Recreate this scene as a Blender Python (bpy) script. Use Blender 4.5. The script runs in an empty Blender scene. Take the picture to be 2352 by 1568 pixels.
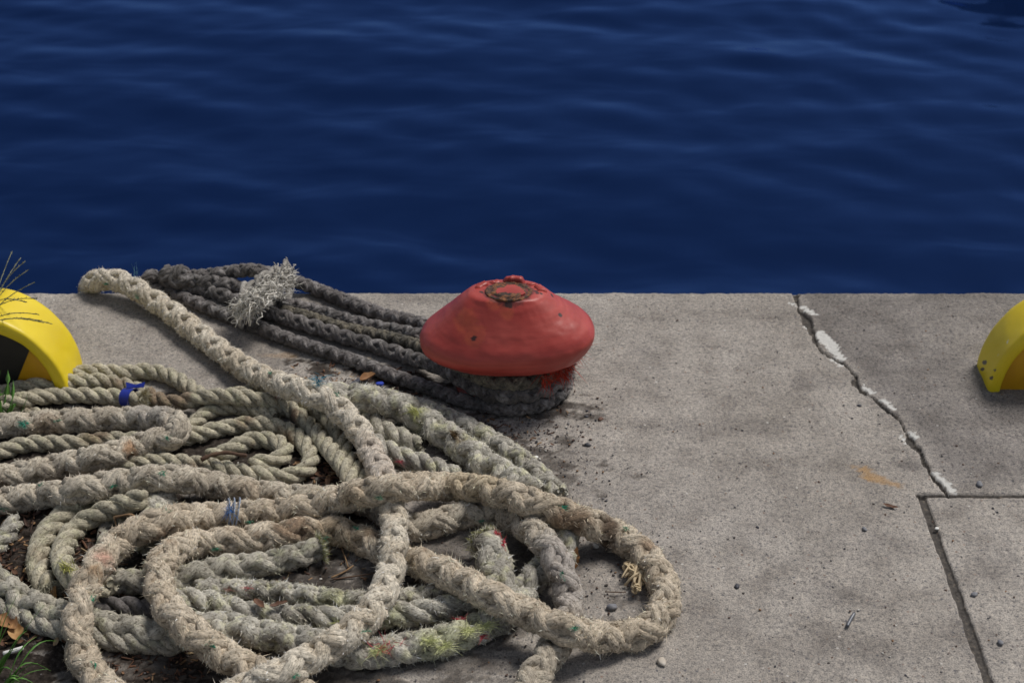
import bpy, math
import numpy as np
from mathutils import Vector
rng = np.random.default_rng(7)
scn = bpy.context.scene
COL = scn.collection
# ------------------------------------------------------------------ camera
FPX = 3593.0; PITCH = math.radians(32.6); H = 2.1
CP, SP = math.cos(PITCH), math.sin(PITCH)
EDGE = H/math.tan(PITCH+math.atan((672-784)/3593.0))
def ray(x, y):
    a = (x-1176)/FPX; b = (784-y)/FPX
    return np.array([a, CP+b*SP, -SP+b*CP])
def unp(x, y, z=0.0):
    d = ray(x, y); t = (z-H)/d[2]
    return np.array([d[0]*t, d[1]*t, z])
def unp_arr(px, z):
    a = (px[:,0]-1176)/FPX; b = (784-px[:,1])/FPX
    dx, dy, dz = a, CP+b*SP, -SP+b*CP
    t = (z-H)/dz
    return np.stack([dx*t, dy*t, z], 1)
def proj(p):
    x, y, z = p; z = z-H
    dep = y*CP - z*SP
    return (1176+FPX*x/dep, 784-FPX*(y*SP+z*CP)/dep)
cam = bpy.data.cameras.new('camera'); co = bpy.data.objects.new('camera', cam); COL.objects.link(co)
co.location = (0, 0, H); co.rotation_euler = (math.pi/2-PITCH, 0, 0)
cam.sensor_width = 36; cam.lens = FPX/2352*36; cam.clip_end = 2000; cam.clip_start = 0.05
cam.dof.use_dof = True; cam.dof.focus_distance = 3.15; cam.dof.aperture_fstop = 5.6
scn.camera = co
# ------------------------------------------------------------------ light
SUN_EL, SUN_AZ = math.radians(57), math.radians(52)   # azimuth: clockwise from +Y
w = bpy.data.worlds.new("World"); scn.world = w; w.use_nodes = True
nt = w.node_tree; bg = nt.nodes['Background']
sky = nt.nodes.new('ShaderNodeTexSky'); sky.sky_type = 'NISHITA'; sky.sun_disc = False
sky.sun_elevation = SUN_EL; sky.sun_rotation = SUN_AZ
hs = nt.nodes.new('ShaderNodeHueSaturation'); hs.inputs['Saturation'].default_value = 0.5
nt.links.new(sky.outputs[0], hs.inputs['Color']); nt.links.new(hs.outputs[0], bg.inputs[0])
bg.inputs[1].default_value = 0.074
sl = bpy.data.lights.new('sun', 'SUN'); sl.energy = 2.9; sl.angle = math.radians(20); sl.color = (1, .95, .885)
so = bpy.data.objects.new('sun', sl); COL.objects.link(so)
sd = Vector((math.sin(SUN_AZ)*math.cos(SUN_EL), math.cos(SUN_AZ)*math.cos(SUN_EL), math.sin(SUN_EL)))
so.rotation_euler = sd.to_track_quat('Z', 'Y').to_euler()
scn.view_settings.view_transform = 'Standard'; scn.view_settings.look = 'None'
scn.view_settings.exposure = 0.0; scn.view_settings.gamma = 1
# ------------------------------------------------------------------ noise helpers
def snoise(p, scale, seed=0, n=10):
    r = np.random.default_rng(seed); out = 0
    p = np.asarray(p)*scale
    for i in range(n):
        k = r.normal(size=p.shape[1]); k *= (0.5+r.random()*1.3)/np.linalg.norm(k)
        out = out+np.sin(p@k*6.283+r.random()*6.283)
    return out/math.sqrt(n/2)       # about unit variance
def fnoise(p, scale, seed=0, octv=3):
    o = 0; a = 1
    for i in range(octv):
        o = o+a*snoise(p, scale*2**i, seed+31*i); a *= .5
    return o/1.3
def sstep(e0, e1, x):
    t = np.clip((x-e0)/(e1-e0), 0, 1); return t*t*(3-2*t)
# ------------------------------------------------------------------ object helpers
def tag(o, label=None, cat=None, group=None, kind=None):
    if label: o['label'] = label
    if cat: o['category'] = cat
    if group: o['group'] = group
    if kind: o['kind'] = kind
    return o
def empty(name, loc, label, cat, group=None):
    o = bpy.data.objects.new(name, None); COL.objects.link(o); o.location = loc; o.empty_display_size = .05
    return tag(o, label, cat, group)
def mesh_obj(name, V, F, mats, parent=None, smooth=True, col=None, fmat=None, uv=None, origin=None, corners=None):
    """F: list of (n,k) arrays (mixed k)."""
    V = np.asarray(V, float)
    if isinstance(F, np.ndarray): F = [F]
    if parent is not None: V = V-np.array(parent.location)
    elif origin is not None: V = V-np.array(origin)
    me = bpy.data.meshes.new(name)
    me.vertices.add(len(V)); me.vertices.foreach_set('co', V.astype(np.float32).ravel())
    nl = sum(f.size for f in F); npoly = sum(len(f) for f in F)
    me.loops.add(nl); idx = np.concatenate([f.ravel() for f in F]).astype(np.int32)
    me.loops.foreach_set('vertex_index', idx)
    me.polygons.add(npoly)
    tot = np.concatenate([np.full(len(f), f.shape[1]) for f in F]).astype(np.int32)
    me.polygons.foreach_set('loop_start', np.concatenate([[0], np.cumsum(tot)[:-1]]).astype(np.int32))
    me.polygons.foreach_set('loop_total', tot)
    me.polygons.foreach_set('use_smooth', np.full(npoly, smooth))
    if not isinstance(mats, (list, tuple)): mats = [mats]
    for m in mats: me.materials.append(m)
    if fmat is not None: me.polygons.foreach_set('material_index', np.asarray(fmat, np.int32))
    if col is not None:
        ca = me.color_attributes.new('Col', 'FLOAT_COLOR', 'POINT')
        c = np.ones((len(V), 4), np.float32); c[:, :col.shape[1]] = col
        ca.data.foreach_set('color', c.ravel())
    if uv is not None:
        l = me.uv_layers.new(name='UVMap'); l.data.foreach_set('uv', uv[idx].astype(np.float32).ravel())
    me.update(); me.validate()
    o = bpy.data.objects.new(name, me); COL.objects.link(o)
    if parent is not None: o.parent = parent
    elif origin is not None: o.location = origin
    return o
# ------------------------------------------------------------------ material helpers
def mat(name):
    m = bpy.data.materials.new(name); m.use_nodes = True
    return m, m.node_tree.nodes, m.node_tree.links, m.node_tree.nodes['Principled BSDF']
def node(N, t, **kw):
    n = N.new(t)
    for k, v in kw.items():
        if k in n.inputs: n.inputs[k].default_value = v
        else: setattr(n, k, v)
    return n
def ramp(N, L, src, stops):
    r = N.new('ShaderNodeValToRGB'); L.new(src, r.inputs[0]); e = r.color_ramp.elements
    e[0].position, e[0].color = stops[0][0], (*stops[0][1], 1)
    e[1].position, e[1].color = stops[-1][0], (*stops[-1][1], 1)
    for p, c in stops[1:-1]:
        x = e.new(p); x.color = (*c, 1)
    return r.outputs[0]
def mix(N, L, mode, fac, a, b):
    n = N.new('ShaderNodeMix'); n.data_type = 'RGBA'; n.blend_type = mode
    for i, v in ((0, fac), (6, a), (7, b)):
        if hasattr(v, 'links'): L.new(v, n.inputs[i])
        else: n.inputs[i].default_value = v if i == 0 else (*v, 1)
    return n.outputs[2]
def g3(v): return (v, v, v)
def simple(name, c, rough=.6, spec=.5, noise=None, bump=0, bscale=200, metal=0):
    m, N, L, b = mat(name)
    tc = node(N, 'ShaderNodeTexCoord'); 
    b.inputs['Roughness'].default_value = rough; b.inputs['Specular IOR Level'].default_value = spec
    b.inputs['Metallic'].default_value = metal
    if noise:
        sc, c2 = noise
        n = node(N, 'ShaderNodeTexNoise', Scale=sc, Detail=5.0); L.new(tc.outputs['Object'], n.inputs['Vector'])
        L.new(ramp(N, L, n.outputs[0], [(.35, c), (.65, c2)]), b.inputs['Base Color'])
    else: b.inputs['Base Color'].default_value = (*c, 1)
    if bump:
        n2 = node(N, 'ShaderNodeTexNoise', Scale=bscale, Detail=4.0); L.new(tc.outputs['Object'], n2.inputs['Vector'])
        bp = node(N, 'ShaderNodeBump', Strength=bump, Distance=.002); L.new(n2.outputs[0], bp.inputs['Height']); L.new(bp.outputs[0], b.inputs['Normal'])
    return m
# rope fibre: vertex colour (the fibre's own dye and dirt) times stretched yarn grain
def rope_mat(name, grain=.62, bump=.75):
    m, N, L, b = mat(name)
    at = node(N, 'ShaderNodeAttribute', attribute_name='Col')
    uv = node(N, 'ShaderNodeUVMap')
    mp = node(N, 'ShaderNodeMapping'); mp.inputs['Scale'].default_value = (90, 900, 1); mp.inputs['Rotation'].default_value = (0, 0, .30)
    L.new(uv.outputs[0], mp.inputs[0])
    n1 = node(N, 'ShaderNodeTexNoise', Scale=1.0, Detail=3.0); L.new(mp.outputs[0], n1.inputs['Vector'])
    tc = node(N, 'ShaderNodeTexCoord')
    n2 = node(N, 'ShaderNodeTexNoise', Scale=160.0, Detail=6.0, Roughness=.7); L.new(tc.outputs['Object'], n2.inputs['Vector'])
    c = mix(N, L, 'MULTIPLY', 1.0, at.outputs[0], ramp(N, L, n1.outputs[0], [(.32, g3(1-grain)), (.5, g3(1.0)), (.7, g3(1.2))]))
    c = mix(N, L, 'MULTIPLY', 1.0, c, ramp(N, L, n2.outputs[0], [(.36, (.34, .31, .27)), (.46, g3(.95)), (.66, g3(1.28))]))
    L.new(c, b.inputs['Base Color'])
    b.inputs['Roughness'].default_value = .95; b.inputs['Specular IOR Level'].default_value = .15
    b.inputs['Sheen Weight'].default_value = .12; b.inputs['Sheen Roughness'].default_value = .6
    mu = node(N, 'ShaderNodeMath', operation='ADD'); L.new(n1.outputs[0], mu.inputs[0]); L.new(n2.outputs[0], mu.inputs[1])
    bp = node(N, 'ShaderNodeBump', Strength=bump, Distance=.003); L.new(mu.outputs[0], bp.inputs['Height']); L.new(bp.outputs[0], b.inputs['Normal'])
    return m
M_rope = rope_mat('rope_fibre')
M_rope_dark = rope_mat('tarred_rope_fibre', .4, .6)
m, N, L, b = mat('loose_fibre'); at = node(N, 'ShaderNodeAttribute', attribute_name='Col'); L.new(at.outputs[0], b.inputs['Base Color'])
b.inputs['Roughness'].default_value = .9; b.inputs['Specular IOR Level'].default_value = .2; M_hair = m
# ------------------------------------------------------------------ tubes
def frames(P):
    T = np.gradient(P, axis=0); T /= np.linalg.norm(T, axis=1)[:, None]+1e-12
    n = np.cross(T[0], [0, 0, 1.]); 
    if np.linalg.norm(n) < .1: n = np.cross(T[0], [1., 0, 0])
    n /= np.linalg.norm(n); Ns = [n]
    for i in range(1, len(P)):
        n = Ns[-1]-T[i]*np.dot(Ns[-1], T[i]); n /= np.linalg.norm(n)+1e-12; Ns.append(n)
    Ns = np.array(Ns); return T, Ns, np.cross(T, Ns)
def tube(P, R, sides=7, closed_ends=True, cap_soft=True):
    P = np.asarray(P, float); n = len(P); R = np.broadcast_to(R, (n,)).astype(float)
    T, A, B = frames(P)
    th = np.arange(sides)/sides*2*np.pi
    V = P[:, None]+R[:, None, None]*(np.cos(th)[None, :, None]*A[:, None]+np.sin(th)[None, :, None]*B[:, None])
    i = np.arange(n-1)[:, None]; j = np.arange(sides)[None]; j2 = (j+1) % sides
    F = np.stack([i*sides+j, i*sides+j2, (i+1)*sides+j2, (i+1)*sides+j], -1).reshape(-1, 4)
    V = V.reshape(-1, 3); Fl = [F[:, ::-1]]
    if closed_ends:
        V = np.vstack([V, P[0]-T[0]*R[0]*.4, P[-1]+T[-1]*R[-1]*.4]); c0, c1 = len(V)-2, len(V)-1
        jj = np.arange(sides); k = (jj+1) % sides
        Fl.append(np.concatenate([np.stack([np.full(sides, c0), jj, k], 1)[:, ::1], np.stack([np.full(sides, c1), (n-1)*sides+k, (n-1)*sides+jj], 1)]))
    return V, Fl
class Acc:
    def __init__(s): s.V = []; s.F3 = []; s.F4 = []; s.C = []; s.n = 0
    def add(s, V, F, c=None):
        V = np.asarray(V, float)
        if isinstance(F, np.ndarray): F = [F]
        for f in F:
            (s.F3 if f.shape[1] == 3 else s.F4).append(f+s.n)
        s.V.append(V); s.n += len(V)
        if c is not None: s.C.append(np.broadcast_to(np.asarray(c, float), (len(V), 3)))
    def obj(s, name, mats, **kw):
        F = []
        if s.F3: F.append(np.concatenate(s.F3))
        if s.F4: F.append(np.concatenate(s.F4))
        return mesh_obj(name, np.vstack(s.V), F, mats, col=np.vstack(s.C) if s.C else None, **kw)
def crom(P, step):
    """Catmull-Rom through rows of P, dense."""
    P = np.asarray(P, float); Q = np.vstack([2*P[0]-P[1], P, 2*P[-1]-P[-2]]); out = []
    for i in range(1, len(Q)-2):
        L_ = np.linalg.norm(P[i][:2]-P[i-1][:2]) if True else 1
        k = max(2, int(L_/step)); t = np.arange(k)[:, None]/k
        a, b_, c, d = Q[i-1], Q[i], Q[i+1], Q[i+2]
        out.append(.5*((2*b_)+(-a+c)*t+(2*a-5*b_+4*c-d)*t**2+(-a+3*b_-3*c+d)*t**3))
    out.append(P[-1][None]); return np.vstack(out)
def resample(P, ds):
    d = np.r_[0, np.cumsum(np.linalg.norm(np.diff(P, axis=0), axis=1))]
    n = max(4, int(d[-1]/ds)); s = np.linspace(0, d[-1], n)
    return np.stack([np.interp(s, d, P[:, k]) for k in range(P.shape[1])], 1)
def gsm(x, sig):
    k = int(sig*3)+1; t = np.arange(-k, k+1); g = np.exp(-t**2/(2*sig*sig)); g /= g.sum()
    if x.ndim == 1: return np.convolve(np.pad(x, k, 'edge'), g, 'valid')
    return np.stack([gsm(x[:, i], sig) for i in range(x.shape[1])], 1)
def hairs(base, direc, length, width, color, rs, curl=.5):
    """bent blades; base (n,3), direc (n,3) unit, length (n,), returns V,F,C"""
    n = len(base); side = np.cross(direc, rs.normal(size=(n, 3))); side /= np.linalg.norm(side, axis=1)[:, None]+1e-9
    bend = rs.normal(size=(n, 3))*curl; bend[:, 2] -= .25*curl
    wv = side*(width if np.isscalar(width) else width[:, None])*.5; l = length[:, None]
    m1 = base+direc*l*.5+bend*l*.15; tip = base+direc*l*.95+bend*l*.6
    V = np.stack([base-wv, base+wv, m1+wv*.8, m1-wv*.8, tip], 1).reshape(-1, 3)
    i = np.arange(n)[:, None]*5
    return V, [i+np.array([[3, 2, 4]]), i+np.array([[0, 1, 2, 3]])], np.repeat(color, 5, axis=0)
# ------------------------------------------------------------------ rope specs (photo coordinates are turned into points resting at real heights)
ROPES = []
def W(x, y, z, layer=1):            # world point on a rope's path
    p = proj((x, y, z)); return (p[0], p[1], layer, z, 1)
def rope_spec(key, pts, r, kind, pal, layer=1, **kw):
    q = []
    for p in pts:
        if len(p) == 5: q.append(p)
        elif len(p) == 4: q.append((p[0], p[1], p[2], p[3], 0.0))     # lift (min z)
        elif len(p) == 3: q.append((p[0], p[1], p[2], 0.0, 0.0))
        else: q.append((p[0], p[1], layer, 0.0, 0.0))
    ROPES.append(dict(key=key, q=np.array(q, float), r=r, kind=kind, pal=pal, **kw))
BC = (0.0, 3.10)          # bollard centre
def ringpts(rad, z, a0, a1, n, layer=1, dz=0):
    return [W(BC[0]+rad*math.cos(a), BC[1]+rad*math.sin(a), z+dz*i/(n-1), layer) for i, a in enumerate(np.radians(np.linspace(a0, a1, n)))]
PAL = {  # base, second, stain, (lichen colour, amount), hair
 'cream': ((.74,.67,.55),(.62,.54,.42),(.34,.25,.16),((.60,.60,.50),.0),(.88,.81,.71)),
 'tan':   ((.66,.57,.445),(.53,.445,.335),(.22,.13,.07),((.5,.5,.4),.0),(.85,.73,.56)),
 'greytan':((.60,.535,.43),(.47,.41,.325),(.24,.16,.10),((.45,.43,.33),.1),(.80,.71,.60)),
 'mauve': ((.42,.38,.35),(.33,.30,.28),(.22,.16,.11),((.4,.38,.3),.1),(.56,.51,.48)),
 'laid':  ((.56,.51,.385),(.46,.42,.315),(.20,.12,.065),((.42,.43,.25),.20),(.62,.59,.46)),
 'lichen':((.60,.57,.49),(.39,.365,.315),(.14,.12,.09),((.60,.59,.32),.30),(.92,.88,.72)),
 'sage':  ((.52,.485,.405),(.37,.345,.285),(.13,.12,.09),((.42,.43,.24),.22),(.55,.54,.42)),
 'dark':  ((.165,.15,.145),(.105,.097,.093),(.07,.062,.055),((.34,.32,.31),.35),(.33,.31,.30)),
 'black': ((.06,.056,.054),(.04,.038,.037),(.03,.027,.025),((.16,.15,.14),.35),(.12,.11,.105)),
 'old':   ((.17,.15,.115),(.11,.10,.08),(.06,.05,.04),((.26,.23,.16),.3),(.26,.23,.17)),
}
# ---- bottom layer
rope_spec('G1', [(180,1330),(250,1332),(322,1336),(400,1330),(470,1315),(517,1302),(561,1299),(605,1296),(649,1285),(693,1273),(722,1263),(742,1257)], .0285, 'plait4', 'sage', 1, endB=True)
rope_spec('G2', [(440,1352),(500,1350),(576,1353),(634,1358),(693,1364),(751,1372),(810,1378),(870,1378),(927,1373),(985,1366),(1030,1352),(1060,1330)], .0225, 'plait4', 'lichen', 1)
rope_spec('G3', [(330,1368),(380,1372),(440,1378),(517,1395),(576,1408),(634,1414),(693,1417),(751,1420),(800,1420),(898,1411),(956,1408),(1015,1398),(1070,1384),(1110,1372)], .0265, 'laid', 'lichen', 1)
rope_spec('G4', [(430,1440),(517,1440),(576,1452),(634,1462),(693,1472),(751,1486),(810,1502),(869,1499),(927,1487),(985,1478),(1044,1463),(1091,1446),(1140,1422),(1180,1395),(1200,1360),(1230,1322),(1280,1285),(1302,1245),(1285,1205),(1250,1175)], .032, 'plait4', 'lichen', 1)
rope_spec('G5', [(1132,1440),(1146,1390),(1148,1340),(1138,1298),(1124,1262),(1112,1240)], .037, 'plait8', 'lichen', 1, endB=True)
rope_spec('F5', [(-120,1240),(-60,1290),(0,1340),(34,1368),(80,1390),(125,1406),(180,1422),(240,1434),(310,1448),(381,1458),(450,1462)], .031, 'plait4', 'sage', 1)
rope_spec('F6', [(-140,1380),(-60,1385),(0,1392),(40,1412),(100,1436),(180,1452),(260,1470),(340,1478),(420,1482)], .021, 'laid', 'sage', 1)
rope_spec('G7', [(200,1395),(260,1392),(322,1398),(390,1412),(450,1425)], .022, 'laid', 'dark', 1)
rope_spec('F1', [(260,1130),(200,1152),(150,1180),(118,1210),(97,1243),(87,1278),(90,1312),(104,1342),(122,1362)], .0245, 'laid', 'laid', 1, endB=True)
rope_spec('F2', [(340,1140),(280,1158),(225,1180),(183,1206),(155,1238),(142,1273),(148,1305),(168,1330),(215,1345),(262,1352)], .0235, 'laid', 'laid', 2)
rope_spec('F3', [(238,1262),(238,1225),(250,1198),(272,1190),(292,1208),(300,1238)], .014, 'laid', 'sage', 1)
rope_spec('F4', [(372,1085),(368,1120),(364,1150),(358,1185),(350,1225),(345,1260)], .036, 'plait8', 'lichen', 1)
rope_spec('F7', [(40,1190),(25,1215),(12,1235),(-20,1262),(-60,1275)], .021, 'laid', 'lichen', 1)
rope_spec('E2', [(-140,905),(-40,895),(60,884),(150,866),(215,853),(281,856),(337,852),(385,861),(424,882),(458,905),(500,922),(550,905),(600,897),(640,901),(681,913),(722,938),(752,965),(778,1000),(792,1035),(812,1075),(850,1120)], .0208, 'laid', 'laid', 1)
rope_spec('E4', [(-150,1080),(-60,1060),(0,1038),(44,1023),(88,1018),(132,1018),(176,1018),(225,1012),(300,1010),(380,1010),(440,1001),(483,991),(527,980),(576,974),(620,977),(658,987),(685,1006),(705,1028),(717,1052),(707,1076),(680,1090),(640,1096),(600,1092),(555,1086),(500,1074),(440,1065),(381,1060),(320,1062),(240,1080)], .0208, 'laid', 'laid', 1)
rope_spec('E5', [(470,1050),(520,1040),(548,1022),(585,1009),(625,1012),(655,1028),(648,1052),(610,1064),(570,1062)], .021, 'laid', 'laid', 1)
rope_spec('E6', [(410,1002),(440,980),(462,956),(492,941),(535,936),(590,944),(640,960)], .0185, 'laid', 'laid', 1)
rope_spec('H3', [(800,905),(825,935),(845,962),(869,984),(900,996),(935,1012),(965,1034)], .025, 'laid', 'sage', 1)
rope_spec('H4', [(800,985),(835,1003),(883,1030),(927,1050),(971,1063),(1020,1082),(1070,1110),(1120,1140)], .024, 'laid', 'lichen', 1)
rope_spec('H2', [(840,925),(900,925),(960,935),(1020,955),(1080,982),(1140,1016),(1200,1058),(1250,1100),(1290,1140)], .024, 'plait8', 'lichen', 1)
rope_spec('H1', [(720,915),(770,910),(830,914),(885,922),(935,942),(985,972),(1025,1000),(1070,1035),(1115,1065),(1170,1100),(1230,1140)], .036, 'plait4', 'lichen', 2)
rope_spec('E1', [(-140,950),(-60,925),(0,905),(59,890),(117,880),(176,875),(234,875),(278,884),(318,896),(348,910),(378,924),(415,924),(455,914),(500,909),(550,911),(600,920),(640,930),(674,944),(702,968),(728,998),(755,1030),(783,1064),(802,1094),(812,1125),(815,1160)], .0208, 'laid', 'laid', 2)
rope_spec('E3', [(-140,968),(-60,950),(0,930),(44,920),(88,912),(147,908),(205,908),(255,911),(300,914),(320,916),(336,918)], .0208, 'laid', 'laid', 3, endB=True)
rope_spec('E7', [(-140,1000),(-60,960),(0,944),(44,948),(90,952),(140,956)], .0165, 'laid', 'laid', 1)
# ---- middle
rope_spec('C', [(-160,1172,2),(-80,1165,2),(0,1152,2),(117,1135,2),(200,1122,2),(290,1106,2),(381,1097,2),(440,1103,2),(498,1114,2),(574,1129,2),(660,1142,2),(740,1146,2),(810,1146,2),(870,1165,2),(930,1208,2),(985,1205,2),(1040,1188,2),(1100,1178,2),(1160,1184,2),(1215,1212,2),(1262,1260,2),(1292,1315,2),(1306,1370,2),(1304,1430,1),(1278,1482,1),(1245,1530,1),(1212,1580,1),(1190,1640,1)], .0310, 'plait8', 'greytan', 2)
rope_spec('D', [(-160,1000,3),(-80,988,3),(0,978,3),(73,972,3),(147,968,3),(220,964,3),(293,961,3),(350,961,3),(395,966,3),(418,980,3),(405,998,3),(360,1012,3),(293,1032,3),(205,1056,3),(140,1070,3),(60,1086,3),(0,1097,3),(-80,1110,3),(-160,1120,3)], .0300, 'plait8', 'greytan', 3)
# ---- top
A_end = [W(-1.085, EDGE-.002, .036, 4), W(-1.112, EDGE+.036, -.008, 4), W(-1.127, EDGE+.052, -.10, 4), W(-1.135, EDGE+.055, -1.1, 4)]
rope_spec('A', A_end[::-1]+[(258,641,4,.052),(300,657,4,.036),(350,688,4),(400,722,4),(450,762,4),(500,801,4),(550,838,4),(600,866,4),(660,888,4),(715,902,4),(762,927,4),(806,965,4),(838,1010,4),(862,1058,4),(882,1100,4),(896,1140,4),(905,1190,4),(905,1250,4),(896,1315,4),(870,1380,4),(825,1435,4),(760,1482,4),(690,1522,4),(610,1560,4),(520,1600,4),(430,1640,4)], .0300, 'plait8', 'cream', 4)
rope_spec('B', [(420,1700,5),(330,1650,5),(255,1592,5),(203,1535,5),(180,1470,5),(180,1400,5),(204,1330,5),(245,1272,5),(300,1226,5),(365,1200,5),(430,1188,5),(550,1182,5),(680,1170,5),(800,1140,5),(920,1118,5),(1050,1118,5),(1150,1132,5),(1240,1160,5),(1330,1192,5),(1420,1230,5),(1490,1285,5),(1528,1350,5),(1522,1410,5),(1480,1450,5),(1410,1462,4),(1330,1455,3),(1260,1430,3),(1180,1394,3),(1100,1355,3),(1020,1314,3),(950,1288,3),(890,1272,3),(840,1245,3),(790,1222,3),(720,1216,3),(640,1228,3),(560,1240,3),(480,1244,3),(415,1256,3),(372,1292,3),(366,1345,3),(388,1398,3),(440,1450,3),(510,1502,3),(580,1540,3),(650,1575,3),(740,1620,3)], .0315, 'plait8', 'tan', 5)
# ---- dark eyes round the bollard
rope_spec('I4', [W(-.94,EDGE+0.038,-1.1),W(-.93,EDGE+0.033,-.04)]+[(330,660,1,.03),(381,671),(440,691),(498,715),(557,738),(605,756),(664,779),(722,799),(781,817),(839,838),(898,861),(957,881),(1015,902),(1070,922)]+ringpts(.133,.018,-100,95,9)+[(1000,752,1,.03),(930,733),(880,722),(839,708),(781,686),(737,668),(693,651,1,.03),(650,639,1,.045),(614,626,1,.07),(576,620,1,.08),(530,624,1,.07),(480,632,1,.06),(430,636,1,.055),(375,645,1,.045)]+[W(-.88,EDGE+0.033,-.03),W(-.89,EDGE+0.038,-1.1)], .0185, 'plait8', 'dark', 1)
rope_spec('I3', [W(-.90,EDGE+0.038,-1.1),W(-.87,EDGE+0.033,-.03)]+[(375,652,1,.03),(410,655,1,.035),(469,666,1,.03),(527,685),(570,703),(620,718),(678,738),(737,756),(781,771),(839,788),(898,806),(957,827,1,.035),(1015,846,1,.05)]+ringpts(.130,.052,-120,110,10)+[(985,772,1,.04),(927,763,1,.03),(868,752),(810,739),(751,722),(693,706),(640,697),(600,680,1,.03),(560,662,1,.04),(500,650,1,.05),(440,646,1,.05),(400,648,1,.05)]+[W(-.85,EDGE+0.033,-.03),W(-.86,EDGE+0.038,-1.1)], .0200, 'plait8', 'dark', 2)
rope_spec('I5', [(640,712),(700,726),(750,742),(800,756),(860,768),(920,782),(975,800,1,.05)]+ringpts(.127,.084,-130,200,14), .0170, 'plait8', 'old', 2)
# ------------------------------------------------------------------ settle the ropes on the ground and on each other
for R in ROPES:
    Q = crom(R['q'], 9.0); R['Q'] = Q; R['z'] = np.maximum(R['r'], Q[:, 3])
def zfun(R, zs):
    Q = R['Q']; f = np.clip(Q[:, 4], 0, 1)
    return f*Q[:, 3]+(1-f)*np.maximum(zs, Q[:, 3])
for it in range(2):
    P = [unp_arr(R['Q'], zfun(R, R['z'])) for R in ROPES]
    lay = [R['Q'][:, 2] for R in ROPES]; rad = [np.full(len(p), R['r']) for p, R in zip(P, ROPES)]
    for level in (1, 2, 3, 4, 5):
        aP, aL, aR = np.vstack(P), np.concatenate(lay), np.concatenate(rad)
        aK = np.concatenate([np.full(len(p), q) for q, p in enumerate(P)]); aI = np.concatenate([np.arange(len(p)) for p in P])
        for k, R in enumerate(ROPES):
            l = lay[k]; sel = (np.round(l) == level)
            if not sel.any(): continue
            if level > 1:
                low = aL < level-.5
                idx = np.flatnonzero(sel); rr = (R['r']+aR[low])[None]*.86
                same = (aK[low][None] == k) & (np.abs(aI[low][None]-idx[:, None]) < 34)
                zc = np.full(len(idx), R['r']*.92); todo = np.ones(len(idx), bool); h = zc.copy()
                for step in range(70):        # lowest height at which the rope clears what lies under it
                    t_ = np.flatnonzero(todo)
                    if not len(t_): break
                    Pk = unp_arr(R['Q'][idx[t_]], zc[t_]); d = np.linalg.norm(Pk[:, None, :2]-aP[None, low, :2], axis=2)
                    q_ = np.where((d < rr) & ~same[t_], aP[None, low, 2]+np.sqrt(np.maximum(rr**2-d**2, 0)), 0).max(1)
                    ok = q_ <= zc[t_]+.003; todo[t_[ok]] = False; zc[t_[~ok]] += .004
                z = R['z'].copy(); z[sel] = zc
            else:
                z = R['z'].copy(); z[sel] = R['r']*.92
            R['z'] = z
            zz = z.copy()      # smooth like a stiff rope: envelope then blur
            env = zz.copy()
            for s in range(1, 7):
                dec = .0009*s*s
                env[s:] = np.maximum(env[s:], zz[:-s]-dec*1.0); env[:-s] = np.maximum(env[:-s], zz[s:]-dec*1.0)
            zs = gsm(env, 2.5)
            R['zs'] = zs
            P[k] = unp_arr(R['Q'], zfun(R, zs))
    for k, R in enumerate(ROPES): R['P'] = P[k]
# ------------------------------------------------------------------ rope meshes
def rope_colour(R, pts, seed):
    c1, c2, st, (lc, la), hc = [np.array(v) if not isinstance(v, tuple) or len(v) != 2 else v for v in PAL[R['pal']]]
    n1 = fnoise(pts, 9, seed); n2 = fnoise(pts, 3.2, seed+5); n3 = fnoise(pts, 14, seed+9); n4 = fnoise(pts, 55, seed+12, 2)
    t = sstep(-1, 1.2, n1)[:, None]; c = np.array(c1)*(1-t)+np.array(c2)*t
    s = (sstep(1.15, 2.0, n2)*.75+sstep(1.7, 2.6, n3)*.6)[:, None]; s = np.clip(s, 0, .85); c = c*(1-s)+np.array(st)*s
    l = (sstep(.35, 1.1, .7*fnoise(pts, 22, seed+19)+.5*n4)*lc_amt(la))[:, None]; c = c*(1-l)+np.array(lc)*l
    for (sx, sy, rad, colr, amt) in R.get('spots', []):
        w_ = unp(sx, sy, .05); d = np.linalg.norm((pts-w_)[:, :2], axis=1)
        k = (sstep(rad, rad*.35, d+.004*n4)*amt)[:, None]; c = c*(1-k)+np.array(colr)*k
    return c*(1+.13*n4)[:, None].clip(.5, 1.5)
def lc_amt(a): return min(1.0, a*1.5)
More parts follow.
